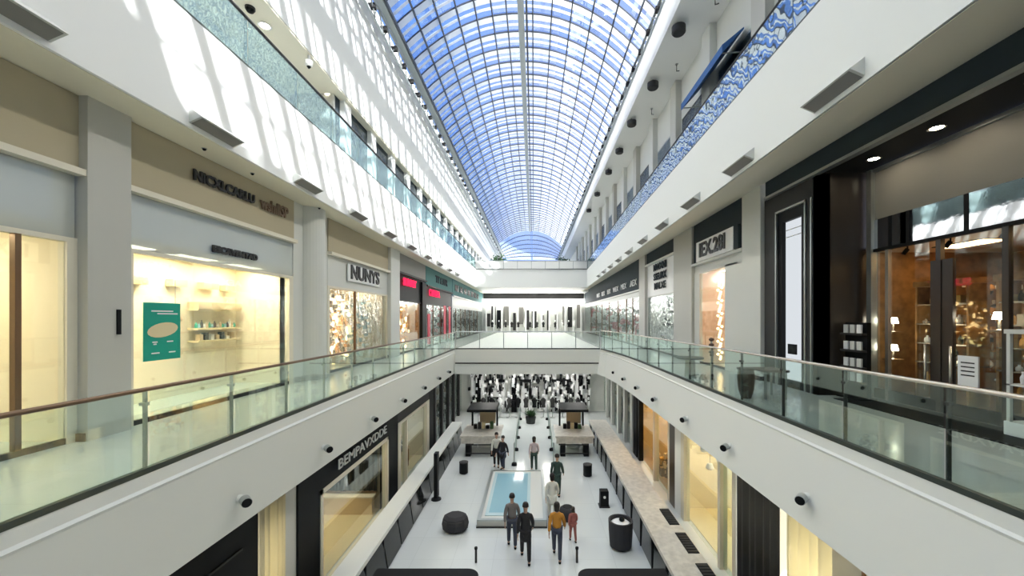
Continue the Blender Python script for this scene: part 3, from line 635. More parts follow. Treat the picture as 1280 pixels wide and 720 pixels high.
MB().tube([(4.98, 11.2, ZM+.013), (4.98, 11.2, ZM+1.3)], .03, 10).build('pole', 'steel', t)
for z in (1.3, 1.15, .95): MB().lathe((4.98, 11.2, ZM+z), [(.03, 0), (.07, .03), (.07, .07), (.02, .1)], 12).build('knob', 'brown', t, smooth=True)

# end wall shops of the middle level
e1 = empty('shopfront', (0, 55.9, ZM), 'far end shopfront across the middle bridge with dark header', 'shopfront')
box('header', 'dgrey', -7, 7, 55.7, 55.95, 2.7, 3.5, e1); box('light_band', 'panelw', -7, 7, 55.6, 55.9, 2.1, 2.65, e1)
for i in range(13):
    x = -6.6+1.1*i; box('pillar', 'lettersw', x-.12, x+.12, 55.4, 55.8, ZM, 2.1, e1)
x = -6.8
while x < 6.6:
    w_ = rnd.uniform(.25, .8); zt_ = rnd.uniform(.4, 2.0); box('dark_window', rnd.choice(['black', 'dgrey', 'dgrey', 'taupe']), x, x+w_, 55.66+rnd.random()*.05, 55.9, ZM+rnd.uniform(.2, 1.3), zt_, e1); x += w_+rnd.uniform(.15, .7)
def mannequin_row(y, z, x0, x1, n, label, group):
    for i in range(n):
        x = x0+(x1-x0)*(i+.5)/n+rnd.uniform(-.08, .08); t = empty('clothes_stand', (x, y, z), label, 'display stand', group)
        MB().lathe((x, y, z+.013), [(.22, 0), (.2, .03), (.03, .04), (.03, .8)], 12).build('base', 'steel', t)
        MB().lathe((x, y, z+.75), [(.16, 0), (.13, .25), (.20, .55), (.08, .68), (.05, .72)], 12, 1, .6).build('torso', rnd.choice(['black', 'lettersw', 'dgrey', 'white2']), t, smooth=True)
        MB().lathe((x, y, z+1.47), [(.05, 0), (.09, .08), (.09, .17), (.03, .24)], 10).build('head', 'lettersw', t, smooth=True)
mannequin_row(54.2, ZM, -6, 6, 14, 'dressed display figure before the far end shop of the middle level', 'display figures far across the bridge')
mannequin_row(29.0, ZG, -4, 3.6, 12, 'dressed display figure before the ground floor end shop', 'display figures at the ground floor end')

# ------------------------------------------------------------------ ground level shopfronts
def gshell(name, side, xw, depth, y0, y1, wall, floor, light, nl=2): interior(name, side, xw, depth, y0, y1, ZG, -3.75, wall, floor, light, nl, .45)
# left: black shop, curtain, black pier with window
b0 = empty('lower_shopfront', (XGL, 6, ZG), 'black lower shopfront panel beside the pale pleated curtain', 'shopfront')
box('panel', 'black', XGL, XGL-.2, Y0, 8.05, ZG, ZMB, b0)
for z in (-4.4, -5.3, -6.2): box('ledge', 'dgrey', XGL+.03, XGL-.1, Y0, 7.6, z, z+.04, b0)
def pleats(name, label, side, x, y0, y1, z0, z1, m, amp=.11, per=.17):
    n = int((y1-y0)/.03); vs = []; fs = []
    for i in range(n+1):
        y = y0+(y1-y0)*i/n; dx = amp*math.sin(2*math.pi*(y-y0)/per)+.4*amp*math.sin(9.7*y)
        vs += [(x+dx, y, z0), (x+dx, y, z1), (x+dx+.02*side, y, z1), (x+dx+.02*side, y, z0)]
    for i in range(n):
        for k in range(4): fs.append((i*4+k, i*4+(k+1) % 4, i*4+4+(k+1) % 4, i*4+4+k))
    t = empty(name, (x, (y0+y1)/2, z0), label, 'curtain')
    MB().poly(vs, fs).build('cloth', m, t, smooth=True); box('curtain_track', 'steel', x-.06, x+.06, y0, y1, z1-.02, z1+.04, t)
M['plain_curtain'] = pbr('pale curtain cloth', (.80, .78, .66), .8)
M['cloth_lit'] = translucent('pale translucent curtain', (.85, .80, .62), .6)
M['dark_clad'] = pbr('dark fluted panel', (.03, .029, .026), .5)
pleats('pleated_curtain', 'pale pleated curtain beside the black lower shop pier', -1, XGL+.0, 8.1, 8.95, ZG+.02, ZMB-.06, 'cloth_lit')
box('wall_lower_pier', 'lgrey', XGL, XGL-.2, 8.95, 9.35, ZG, ZMB, **S)
b1 = empty('lower_shopfront', (XGL, 12, ZG), 'black lower shopfront with white lettering and a warm window', 'shopfront')
box('pier', 'black', XGL+.05, XGL-.25, 9.35, 10.3, ZG, ZMB, b1); box('pier', 'black', XGL+.05, XGL-.25, 15.1, 16.2, ZG, ZMB, b1)
box('header', 'black', XGL+.05, XGL-.25, 10.3, 15.1, -4.45, ZMB, b1)
for a, b in ((10.3, 10.42), (14.98, 15.1)): box('window_frame', 'cream', XGL+.08, XGL-.12, a, b, ZG+.02, -4.45, b1)
box('window_frame', 'cream', XGL+.08, XGL-.12, 10.3, 15.1, -4.57, -4.45, b1); box('window_frame', 'cream', XGL+.08, XGL-.12, 10.3, 15.1, ZG+.02, ZG+.12, b1)
box('glass_pane', 'shop', XGL-.02, XGL-.03, 10.42, 14.98, ZG+.12, -4.57, b1)
text('sign_letters', 'BEMPAVXDDE', 'lettersw', (XGL+.14, 12.9, -4.08), .40, 'L', b1, ext=.015, sx=1.45, bold=.0, label='white raised letters')
gshell('wall_warm_lower_shop', -1, XGL-.26, 3.4, 10.3, 15.1, 'tan', 'sand', 'panel')
hg = empty('wall_hanging', (-7.6, 14.9, -6.4), 'black pleated hanging on the far side wall of the warm lower shop', 'hanging')
hm = MB(); hv = []; hf = []
for i in range(121):
    x = -8.9+3.05*i/120; dy = .03*math.sin(i*.9); hv += [(x, 14.9+dy, -6.42), (x, 14.9+dy, -3.9), (x, 14.94+dy, -3.9), (x, 14.94+dy, -6.42)]
for i in range(120):
    for k in range(4): hf.append((i*4+k, i*4+(k+1) % 4, i*4+4+(k+1) % 4, i*4+4+k))
hm.poly(hv, hf).build('cloth', 'dark_clad', hg, smooth=True); box('batten', 'bronze', -8.95, -5.84, 14.86, 14.98, -6.47, -6.42, hg)
cn = empty('low_cabinet', (-7.4, 14.8, ZG), 'tan low cabinet under the black hanging in the warm lower shop', 'cabinet')
box('body', 'tan', -8.9, -5.9, 14.6, 14.85, ZG+.03, -6.55, cn); box('cabinet_top', 'cream', -8.95, -5.85, 14.55, 14.85, -6.55, -6.50, cn)
for sd, x_, ya, yb, nm in ((-1, XGL-.55, 8.1, 8.95, 'pale curtain'), (1, XGR+.65, 7.35, 8.65, 'striped curtain')):
    t = empty('light_panel', (x_, (ya+yb)/2, -6.5), 'warm light panel glowing behind the '+nm, 'light')
    box('diffuser', 'backlit', x_-.02, x_+.02, ya+.1, yb-.1, -6.6, -3.9, t); box('frame', 'white2', x_+.02*sd, x_+.06*sd, ya+.05, yb-.05, -6.65, -3.85, t)
def clothes_rail(x, y, z, label, cols, n=7, L=1.2):
    t = empty('clothes_rail', (x, y, z), label, 'clothes rail')
    for d in (-L/2, L/2): MB().tube([(x, y+d, z+.03), (x, y+d, z+1.5)], .018, 8).build('upright', 'bronze', t); MB().box(x-.22, x+.22, y+d-.02, y+d+.02, z+.015, z+.04).build('foot', 'bronze', t)
    MB().tube([(x, y-L/2, z+1.5), (x, y+L/2, z+1.5)], .018, 8).build('crossbar', 'bronze', t)
    for i in range(n):
        yy = y-L/2+.12+(L-.24)*i/(n-1); c = cols[i % len(cols)]
        g_ = MB().poly([(x-.2, yy-.03, z+.55), (x+.2, yy-.03, z+.55), (x+.22, yy-.03, z+1.35), (x+.05, yy-.02, z+1.46), (x-.05, yy-.02, z+1.46), (x-.22, yy-.03, z+1.35),
                      (x-.2, yy+.03, z+.5), (x+.2, yy+.03, z+.5), (x+.22, yy+.03, z+1.35), (x+.05, yy+.02, z+1.46), (x-.05, yy+.02, z+1.46), (x-.22, yy+.03, z+1.35)],
                     [(5, 4, 3, 2, 1, 0), (6, 7, 8, 9, 10, 11)]+[(i_, (i_+1) % 6, 6+(i_+1) % 6, 6+i_) for i_ in range(6)])
        tag(g_.build('garment', c), 'garment hanging on the '+label, 'garment', 'garments on the '+label)
clothes_rail(XGL-1.0, 11.2, ZG, 'bronze clothes rail in the warm lower shop', ['bronze', 'sand', 'black', 'wood'])
b2 = empty('lower_shopfront', (XGL, 18.5, ZG), 'pale framed lower shopfront with table of goods beyond the lettered shop', 'shopfront')
box('header', 'dgrey', XGL+.05, XGL-.25, 16.2, 21, -4.25, ZMB, b2); box('pier', 'black', XGL+.05, XGL-.25, 21, 22, ZG, ZMB, b2)
for a, b in ((16.2, 16.5), (20.6, 21.0), (17.3, 17.38)): box('window_frame', 'cream', XGL+.08, XGL-.12, a, b, ZG+.02, -4.25, b2)
box('window_frame', 'cream', XGL+.08, XGL-.12, 16.5, 20.6, -4.37, -4.25, b2); box('glass_pane', 'shop', XGL-.02, XGL-.03, 16.5, 20.6, ZG+.12, -4.37, b2)
gshell('wall_goods_table_shop', -1, XGL-.26, 3.0, 16.2, 21, 'cream', 'sand', 'panelw')
tb = empty('goods_table', (XGL-1.1, 18.6, ZG), 'tan table heaped with goods in the pale framed lower shop', 'table')
box('tabletop', 'tan', XGL-1.7, XGL-.5, 17.8, 19.6, -6.3, -6.22, tb)
for x in (XGL-1.65, XGL-.6):
    for y in (17.85, 19.5): box('leg', 'wood', x, x+.06, y, y+.06, ZG+.03, -6.3, tb)
goods(-1, XGL, 17.9, 19.5, -6.12, -5.7, 90, ['lettersw', 'dbrown', 'tan', 'black'], 'goods heaped on the tan table of the pale framed shop', (.1, .28), (.6, 1.6))
b3 = empty('lower_shopfront', (XGL, 26, ZG), 'farthest lower shopfront beside the pale framed shop', 'shopfront')
for y in (22.2, 24, 25.8, 27.6, 29.4): box('window_frame', 'dgrey', XGL+.08, XGL-.12, y, y+.3, ZG+.02, ZMB, b3)
box('glass_pane', 'shopw', XGL-.02, XGL-.03, 22, 30.9, ZG+.12, -3.6, b3)
gshell('wall_far_lower_shop_beige_side', -1, XGL-.26, 2.0, 22, 30.9, 'white', 'floor2', 'panelw')
goods(-1, XGL-.3, 22.3, 30.6, ZG+.2, -4.2, 300, ['lettersw', 'black', 'dgrey', 'tan'], 'black and white goods in the farthest lower shop under the beige side', (.12, .4))
# right
c0 = empty('lower_shopfront', (XGR, 5, ZG), 'tan lower shopfront panel beside the striped curtain', 'shopfront')
box('panel', 'shopwall', XGR+.1, XGR+.3, Y0, 7.3, ZG, ZMB, c0); box('joint_strip', 'wood', XGR+.06, XGR+.12, 6.55, 6.6, ZG, ZMB, c0)
M['striped'] = M['cloth_lit']
pleats('pleated_curtain', 'striped cream curtain beside the dark fluted panel', 1, XGR+.1, 7.3, 8.65, ZG+.02, ZMB-.06, 'striped', .07, .30)
pleats('fluted_panel', 'tall dark fluted panel under the shaded gallery edge', 1, XGR-.02, 8.7, 10.5, ZG+.02, ZMB-.06, 'dark_clad', .035, .3)
c1 = empty('lower_shopfront', (XGR, 13, ZG), 'cream lower shopfront with glass door beyond the dark fluted panel', 'shopfront')
for a, b, mt in ((10.55, 10.75, 'cream'), (11.45, 11.6, 'cream'), (14.2, 14.5, 'cream'), (14.5, 15.1, 'white2'), (15.1, 15.7, 'dbrown')): box('post', mt, XGR-.02, XGR+.2, a, b, ZG, ZMB, c1)
box('glass_pane', 'shop', XGR+.08, XGR+.09, 11.6, 14.2, ZG+.05, -3.8, c1); box('glass_pane', 'rail', XGR+.08, XGR+.09, 10.75, 11.45, ZG+.05, -3.8, c1)
box('head', 'cream', XGR-.02, XGR+.2, 10.55, 15.1, -3.8, ZMB, c1)
gshell('wall_cream_lower_shop', 1, XGR+.25, 2.6, 10.55, 15.1, 'shopwall', 'sand', 'panel')
for i, (y, z) in enumerate(((13.1, -4.3), (12.75, -4.6), (13.5, -5.1), (13.95, -4.65))):
    t = empty('glass_pendant', (XGR+.6, y, z), 'pale glass pendant lamp in the cream lower shop', 'lamp', 'glass pendants in the cream lower shop')
    MB().tube([(XGR+.6, y, z+.2), (XGR+.6, y, -3.76)], .008, 6).build('cord', 'dgrey', t); MB().lathe((XGR+.6, y, z), [(.09, 0), (.13, .06), (.08, .2)], 12).build('lamp_shade', 'lettersw', t)
clothes_rail(XGR+.8, 11.1, ZG, 'bronze clothes rail behind the glass beside the dark fluted panel', ['black', 'lettersw', 'dgrey'], 6, .8)
c2 = empty('lower_shopfront', (XGR, 18, ZG), 'golden lit lower shopfront under the shaded gallery edge', 'shopfront')
for a, b, mt in ((15.7, 15.9, 'cream'), (17.7, 17.85, 'cream'), (20.2, 20.5, 'black'), (20.7, 21.4, 'black')): box('post', mt, XGR-.02, XGR+.2, a, b, ZG, ZMB, c2)
box('glass_pane', 'shop', XGR+.08, XGR+.09, 15.9, 20.2, ZG+.05, -3.7, c2); box('head', 'dbrown', XGR-.02, XGR+.2, 15.7, 20.5, -3.7, ZMB, c2)
M['panelgold'] = emit('golden shop light', (1, .62, .22), 16)
gshell('wall_golden_lower_shop', 1, XGR+.25, 2.8, 15.7, 20.6, 'tan', 'gold', 'panelgold', 3)
goods(1, XGR+.3, 16.2, 20, -5.4, -4.2, 160, ['gold', 'dbrown', 'lettersw', 'amber'], 'golden goods on the wall of the golden lower shop', (.08, .28), (1.6, 2.4))
goods(1, XGR+.3, 15.9, 19, ZG+.1, -6.4, 90, ['gold', 'brown', 'tan'], 'brown goods low in the golden lower shop window', (.08, .25), (.1, .8))
c3 = empty('lower_shopfront', (XGR, 26, ZG), 'farthest lower shopfront beyond the golden shop', 'shopfront')
for y in (21.5, 23.2, 25, 27, 29): box('window_frame', 'lgrey', XGR-.08, XGR+.12, y, y+.35, ZG+.02, ZMB, c3)
box('glass_pane', 'shopw', XGR+.08, XGR+.09, 21.5, 30.9, ZG+.12, -3.6, c3)
gshell('wall_far_lower_shop_dark_side', 1, XGR+.25, 2.0, 21.4, 30.9, 'white', 'floor2', 'panelw')
goods(1, XGR+.3, 21.7, 30.6, ZG+.2, -4.2, 260, ['lettersw', 'black', 'dgrey', 'tan'], 'black and white goods in the farthest lower shop beyond the golden one', (.12, .4))
# ground floor end wall shop
en = empty('lower_shopfront', (0, 30.9, ZG), 'white ground floor end shopfront with three dark headers', 'shopfront')
for x in (-4.6, -3.9, -2.3, -.8, -.25, .9, 1.6, 3.3, 3.9): box('pillar', 'lettersw', x-.13, x+.13, 30.5, 30.9, ZG, ZMB-.03, en)
for x0, x1 in ((-3.6, -2.2), (-.9, .5), (1.4, 2.9)): box('header', 'black', x0, x1, 30.4, 30.8, -4.85, -4.65, en)
for x in (-4.25, -1.5, 3.6): box('dark_door', 'black', x-.2, x+.2, 30.7, 30.9, ZG, -4.4, en)
for x0, x1, z0, z1 in ((1.55, 2.8, -6.3, -5.1), (-3.4, -2.5, -6.1, -5.2), (-.7, .4, -6.3, -5.2)):
    box('window_frame', 'dgrey', x0, x1, 30.6, 30.65, z0, z1, en); box('window_pane', 'lettersw', x0+.1, x1-.1, 30.5, 30.6, z0+.1, z1-.1, en)
gm = MB(); gw = MB()
for i in range(380):
    x = rnd.uniform(-4.9, 4.3); z = ZG+.05+rnd.random()*3.2; w = rnd.uniform(.02, .10); (gm if i % 2 else gw).box(x-w, x+w, 30.1+rnd.random()*.3, 30.45, z, min(z+rnd.uniform(.08, .55), ZMB-.05))
r_ = empty('merchandise', (0, 30.3, ZG), 'black and white goods before the white ground floor end shop', 'merchandise', kind='stuff')
gm.build('merchandise_goods', 'black', r_)['kind'] = 'stuff'; gw.build('merchandise_goods', 'lettersw', r_)['kind'] = 'stuff'
for i, x in enumerate((-3, -1, 1, 3)):
    for y in (26.5, 29):
        t = empty('ceiling_light_panel', (x, y, ZMB-.05), 'white ceiling light panel under the middle bridge', 'light', 'ceiling panels under the middle bridge')
        box('diffuser', 'panelw', x-.3, x+.3, y-.6, y+.6, ZMB-.03, ZMB-.01, t); box('frame', 'white2', x-.33, x+.33, y-.63, y+.63, ZMB-.015, ZMB-.001, t)
for i, x in enumerate((-5, -2.5, 0, 2.5, 5)):
    t = empty('ceiling_light_panel', (x, 53, ZS-.05), 'white ceiling light panel before the far end shop of the middle level', 'light', 'ceiling panels far across the middle level')
    box('diffuser', 'panelw', x-.5, x+.5, 52.2, 54, ZS-.04, ZS-.02, t); box('frame', 'white2', x-.55, x+.55, 52.1, 54.1, ZS-.03, ZS-.001, t)
box('ceiling_end_middle', 'white2', -9, 9, 52, 56, ZS, ZS+.2, **S)

# ------------------------------------------------------------------ parapets on the ground floor
def parapet(label, side, xo, xi, xf, y0, y1, top, face):
    t = empty('parapet', ((xo+xi)/2, 15, ZG), label, 'parapet')
    s = side
    MB().ext([(xo, -6.20), (xi, -6.20), (xi, -6.32), (xo, -6.32)], [(y0, 0), (y1, 0)]).build('ledge', top, t)
    box('body', 'dgrey', xo+.12*s, xi-.05*s, y0, y1, ZG, -6.32, t)
    y = y0+.1; i = 0
    while y < y1-.5:
        L = 1.15
        MB().ext([(xo+.02*s, -6.34), (xo+.06*s, -6.34), (xf+.06*s, ZG+.02), (xf+.02*s, ZG+.02)], [(y, 0), (min(y+L, y1), 0)]).build('face_panel', 'granite', t)
        box('post', 'black', xo-.02*s, xo+.1*s, y-.06, y-.01, ZG, -6.32, t)
        y += L+.08
    return t
pl = parapet('low dark glass parapet with pale ledge before the lettered lower shop', -1, -4.29, -4.88, -4.15, 4, 24, 'white', 'granite')
pr = parapet('low dark glass parapet with wide beige stone ledge', 1, 3.39, 4.42, 3.37, 4, 24.5, 'stone', 'granite')
for i, (y, lab) in enumerate(((9.6, 'nearest'), (11.05, 'middle'), (12.5, 'far'))):
    t = empty('floor_grille', (4.2, y, -6.19), 'dark ventilation grille set in the beige stone ledge, %s one' % lab, 'grille')
    box('frame', 'black', 4.08, 4.38, y-.5, y+.5, -6.198, -6.18, t)
    for q in range(8): box('bar', 'dgrey', 4.10, 4.36, y-.46+.12*q, y-.40+.12*q, -6.18, -6.17, t)

# ------------------------------------------------------------------ ground floor furniture
def kiosk(x0, x1, label, dx):
    y0, y1 = 20.8, 23.0
    t = empty('kiosk', ((x0+x1)/2, 21.5, ZG), label, 'kiosk')
    box('roof', 'black', x0+.3, x1-.25, y0+.3, y1, -4.95, -4.82, t)
    box('back_panel', 'tan', x0+.75, x1-.45, y1-.12, y1-.04, -6.0, -4.95, t)
    box('counter_top', 'stone', x0, x1, y0-.1, y1, -6.2, -6.10, t); box('counter_front', 'stone', x0+.05, x1-.05, y0-.04, y0+.04, -6.5, -6.2, t)
    for x in (x0+.35, x1-.35): box('post', 'black', x-.05, x+.05, y1-.3, y1-.2, ZG, -4.95, t)
    for x in (x0+.4, x1-.4): box('leg', 'black', x-.13, x+.13, y0+.05, y0+.5, ZG, -6.5, t)
    for z in (-7.05, -6.6): box('rail_bar', 'dgrey', x0+.3, x1-.3, y0-.02, y0+.03, z, z+.05, t)
    box('cabinet', 'lettersw', x0+.7, x1-.6, y1-.7, y1-.15, ZG, -6.25, t)
    for k in range(5):
        h = rnd.uniform(.15, .4); x = x0+.6+k*(x1-x0-1.2)/4
        o = MB().box(x-.09, x+.09, y1-.9, y1-.7, -6.10, -6.10+h).build('goods_box', ('black', 'dbrown', 'sand', 'black', 'leaf')[k]); tag(o, 'small goods box on the '+label, 'box', 'goods on the '+label)
kiosk(-3.82, -1.72, 'dark framed kiosk with yellow tan panel beside the pale ledge', 0)
kiosk(1.13, 3.15, 'dark framed kiosk with pink tan panel beside the stone ledge', 0)
def barrier(x, label):
    t = empty('glass_barrier', (x, 24, ZG), label, 'barrier')
    for y in (19.6, 21.8, 24, 26.2, 28.4):
        MB().tube([(x, y, ZG), (x, y, ZG+1.1)], .03, 8).build('post', 'steel', t); MB().lathe((x, y, ZG), [(.13, 0), (.12, .12), (.04, .16)], 14).build('foot', 'black', t)
    MB().tube([(x, 19.6, ZG+1.1), (x, 28.4, ZG+1.1)], .025, 8).build('handrail', 'steel', t)
    for y in (19.6, 21.8, 24, 26.2): box('glass_panel', 'rail', x-.006, x+.006, y+.06, y+2.14, ZG+.12, ZG+1.05, t)
barrier(-.95, 'glass barrier along the central aisle beside the yellow tan kiosk'); barrier(.98, 'glass barrier along the central aisle beside the pink tan kiosk')
pt = empty('potted_plant', (0, 27.5, ZG), 'dark leafy plant pot at the far end of the central aisle', 'plant')
MB().lathe((-.2, 27.5, ZG), [(.3, 0), (.36, .4), (.36, .45), (.3, .45)], 16).build('pot', 'dgrey', pt)
lf = MB()
for i in range(120):
    a = rnd.uniform(0, 6.28); b = rnd.uniform(.2, 1.3); L = rnd.uniform(.35, .7); c = Vector((-.2, 27.5, ZG+.45)); d = Vector((math.cos(a)*math.cos(b), math.sin(a)*math.cos(b), math.sin(b))); w = d.cross(Vector((0, 0, 1))).normalized()*.05
    lf.poly([c, c+d*L*.5+w, c+d*L, c+d*L*.5-w], [(0, 1, 2, 3)])
lf.build('leaves', 'leaf', pt)
# display plinth with pale blue top
dp = empty('display_plinth', (-.6, 16, ZG), 'low framed plinth with pale blue top in the middle of the white floor', 'plinth')
box('body', 'grey', -1.95, .45, 13.75, 18.35, ZG, -6.98, dp, bevel=.01)
box('base_edge', 'dgrey', -1.97, .47, 13.72, 18.38, ZG, ZG+.05, dp)
for a in ((-1.95, .45, 13.75, 13.87), (-1.95, .45, 18.23, 18.35), (-1.95, -1.83, 13.87, 18.23), (.33, .45, 13.87, 18.23)): box('rim', 'steel', *a, -6.98, -6.93, dp)
box('pale_field', 'lgrey', -1.83, .33, 13.87, 18.23, -6.98, -6.962, dp)
bs = box('blue_screen', 'water', -1.60, -.25, 14.3, 17.9, -6.962, -6.945, dp)
M['water2'] = pbr('paler blue border', (.50, .66, .70), .1)
for a in ((-1.72, -.13, 14.1, 14.3), (-1.72, -.13, 17.9, 18.05), (-1.72, -1.6, 14.3, 17.9), (-.25, -.13, 14.3, 17.9)): box('screen_border', 'water2', *a, -6.962, -6.94, bs)
# seats and bins
t = empty('pouf_seat', (-2.66, 13.6, ZG), 'low rounded black pouf on the white floor beside the plinth', 'pouf')
MB().lathe((-2.66, 13.6, ZG), [(.28, 0), (.42, .08), (.46, .28), (.42, .46), (.30, .54)], 9, 1, .85).build('cushion', 'fabric', t); MB().tube([(-2.66-.4*math.cos(a*.35), 13.6-.36*math.sin(a*.35), ZG+.40) for a in range(0, 19)], .015, 5).build('seam_piping', 'dgrey', t)
t = empty('round_stool', (1.2, 14.3, ZG), 'round black stool behind the walking child', 'stool')
MB().lathe((1.2, 14.3, ZG), [(.18, 0), (.26, .08), (.29, .25), (.26, .42), (.18, .48)], 20).build('seat', 'fabric', t, smooth=True); MB().lathe((1.2, 14.3, ZG+.47), [(.17, 0), (.15, .02)], 20).build('top_pad', 'black', t)
t = empty('planter_tub', (2.74, 12.6, ZG), 'tall rounded black tub with white filling beside the stone ledge', 'tub')
MB().lathe((2.74, 12.6, ZG), [(.26, 0), (.34, .06), (.37, .5), (.38, .86), (.33, .86), (.32, .74)], 24).build('body', 'fabric', t, smooth=False)
MB().lathe((2.74, 12.6, ZG+.74), [(.32, 0), (.24, .06), (.08, .08)], 20).build('filling', 'lettersw', t, smooth=True); MB().lathe((2.78, 12.6, ZG+.80), [(.04, 0), (.09, .05), (.08, .12), (.02, .16)], 14).build('knob', 'black', t, smooth=True)
t = empty('floor_speaker', (2.70, 15.35, ZG), 'small upright black speaker box before the stone ledge', 'speaker')
box('cabinet', 'black', 2.54, 2.86, 15.2, 15.5, ZG, ZG+.62, t, bevel=.015); MB().tube([(2.70, 15.2, ZG+.40), (2.70, 15.185, ZG+.40)], .05, 14).build('emblem', 'lettersw', t); box('foot', 'dgrey', 2.5, 2.9, 15.17, 15.53, ZG, ZG+.04, t)
for x, y, lab in ((2.47, 18.3, 'black litter bin beneath the pink tan kiosk'), (-3.25, 18.6, 'black litter bin beneath the yellow tan kiosk')):
    t = empty('litter_bin', (x, y, ZG), lab, 'bin'); MB().lathe((x, y, ZG), [(.16, 0), (.2, .03), (.2, .5), (.17, .5), (.17, .44)], 20).build('body', 'black', t); MB().lathe((x, y, ZG+.5), [(.21, 0), (.21, .04), (.1, .07)], 20).build('lid', 'dgrey', t)
t = empty('sign_totem', (-3.86, 15.9, ZG), 'tall slim dark totem standing beside the pale ledge parapet', 'totem')
box('panel', 'black', -3.95, -3.80, 15.8, 16.1, ZG+.1, ZG+1.85, t, bevel=.01); MB().lathe((-3.87, 15.9, ZG), [(.2, 0), (.19, .05), (.08, .1)], 18).build('base', 'black', t)
def counter(x0, x1, label, s):
    t = empty('dark_counter', ((x0+x1)/2, 9.4, ZG), label, 'counter')
    n = 8; r = .3; prof = []
    xo, xi = (x0, x1) if s > 0 else (x1, x0)
    vs = []; pts = [(xo, 8.4), (xo, 9.92)]+[(xi-r*s*(1-math.sin(a*math.pi/2/n)), 9.92-r*(1-math.cos(a*math.pi/2/n))) for a in range(n+1)]+[(xi, 8.4)]
    k = len(pts)
    MB().poly([(x, y, ZG) for x, y in pts]+[(x, y, -6.24) for x, y in pts], [tuple(range(k)), tuple(range(2*k-1, k-1, -1))]+[(i, (i+1) % k, k+(i+1) % k, k+i) for i in range(k)]).build('body', 'dgrey', t)
    MB().poly([(x, y+.0, -6.24) for x, y in pts]+[(x, y, -6.20) for x, y in pts], [tuple(range(k)), tuple(range(2*k-1, k-1, -1))]+[(i, (i+1) % k, k+(i+1) % k, k+i) for i in range(k)]).build('worktop', 'black', t)
counter(-3.88, -1.33, 'dark counter with rounded corner at the near end of the floor beside the pale ledge', 1)
counter(1.07, 3.25, 'dark counter at the near end of the floor beside the stone ledge', -1)
for x, lab in ((-1.70, 'short dark bollard beside the counter on the pale ledge side'), (1.28, 'short dark bollard beside the counter on the stone ledge side')):
    t = empty('bollard', (x, 11.8, ZG), lab, 'bollard'); MB().tube([(x, 11.8, ZG), (x, 11.8, ZG+.42)], .035, 12).build('post', 'dgrey', t); MB().lathe((x, 11.8, ZG+.40), [(.05, 0), (.05, .05), (.02, .07)], 12).build('cap', 'black', t)

# ------------------------------------------------------------------ level two fittings
for i, y in enumerate((2, 5.5, 9.0, 12.5)):
    c_ = column('white pilaster on the upper gallery wall over the beige shops, %s' % ordl[i], -9.72, -9.5, y, y+.5, zl1, 8.95, 'white2', name='column')
for i, (a, b) in enumerate(((2.7, 5.2), (6.2, 8.7), (9.7, 12.2), (13.2, 15.6))):
    w = empty('window_%d' % (i+1), (-9.65, (a+b)/2, zl1), kind='structure')
    fr = box('frame', 'steel', -9.70, -9.62, a, b, zl1+.1, 8.2, w); box('pane', 'shopw', -9.62, -9.60, a+.12, b-.12, zl1+.2, 8.1, fr)
# nearer storefront wall further on, dark panes between white pilasters
lv = empty('wall_upper_shops_beige_side', (-8.0, 30, zl1), kind='structure')
box('backing', 'slate', -8.05, -7.95, 16, 90, zl1, 9.0, lv); box('return', 'grey', -9.8, -7.95, 15.9, 16.05, zl1, 9.0, lv)
y = 16.4
while y < 88:
    box('pilaster', 'white2', -7.97, -7.75, y, y+.6, zl1, 9.0, lv); box('pane', 'shopw', -7.95, -7.93, y+.7, y+2.5, zl1+.1, 8.7, lv); y += 2.7
# downlights and camera under the level two soffit
for i, (y, lab) in enumerate(((12.2, 'nearest'), (16.0, 'second'), (19.8, 'third'))):
    d = empty('recessed_downlight', (-8.2, y, 8.9), 'bright oval downlight in the soffit over the upper gallery, %s' % lab, 'light')
    MB().lathe((-8.2, y, 8.915), [(.17, .02), (.19, 0), (.14, 0), (.13, .015)], 20).build('trim_ring', 'white2', d); MB().lathe((-8.2, y, 8.918), [(.13, 0), (.13, .006)], 20).build('lens', 'downl', d)
d = empty('dome_camera', (-8.25, 11.3, 8.8), 'black dome camera under the soffit beside the oval downlight', 'camera'); MB().lathe((-8.15, 11.5, 8.78), [(.03, 0), (.09, .03), (.11, .10)], 16).build('dome', 'black', d, smooth=True); MB().lathe((-8.15, 11.5, 8.88), [(.13, 0), (.13, .06)], 16).build('mount', 'dgrey', d)
d = empty('security_camera', (-7.64, 13.6, 8.6), 'white security camera hanging from the sunlit facade edge', 'camera')
MB().tube([(-7.64, 13.6, 8.94), (-7.64, 13.6, 8.75)], .04, 10).build('stem', 'white2', d); MB().lathe((-7.64, 13.6, 8.55), [(.05, 0), (.12, .06), (.13, .2), (.06, .24)], 16).build('housing', 'white2', d, smooth=True); MB().lathe((-7.64, 13.6, 8.50), [(.03, 0), (.07, .06)], 12).build('lens', 'black', d)
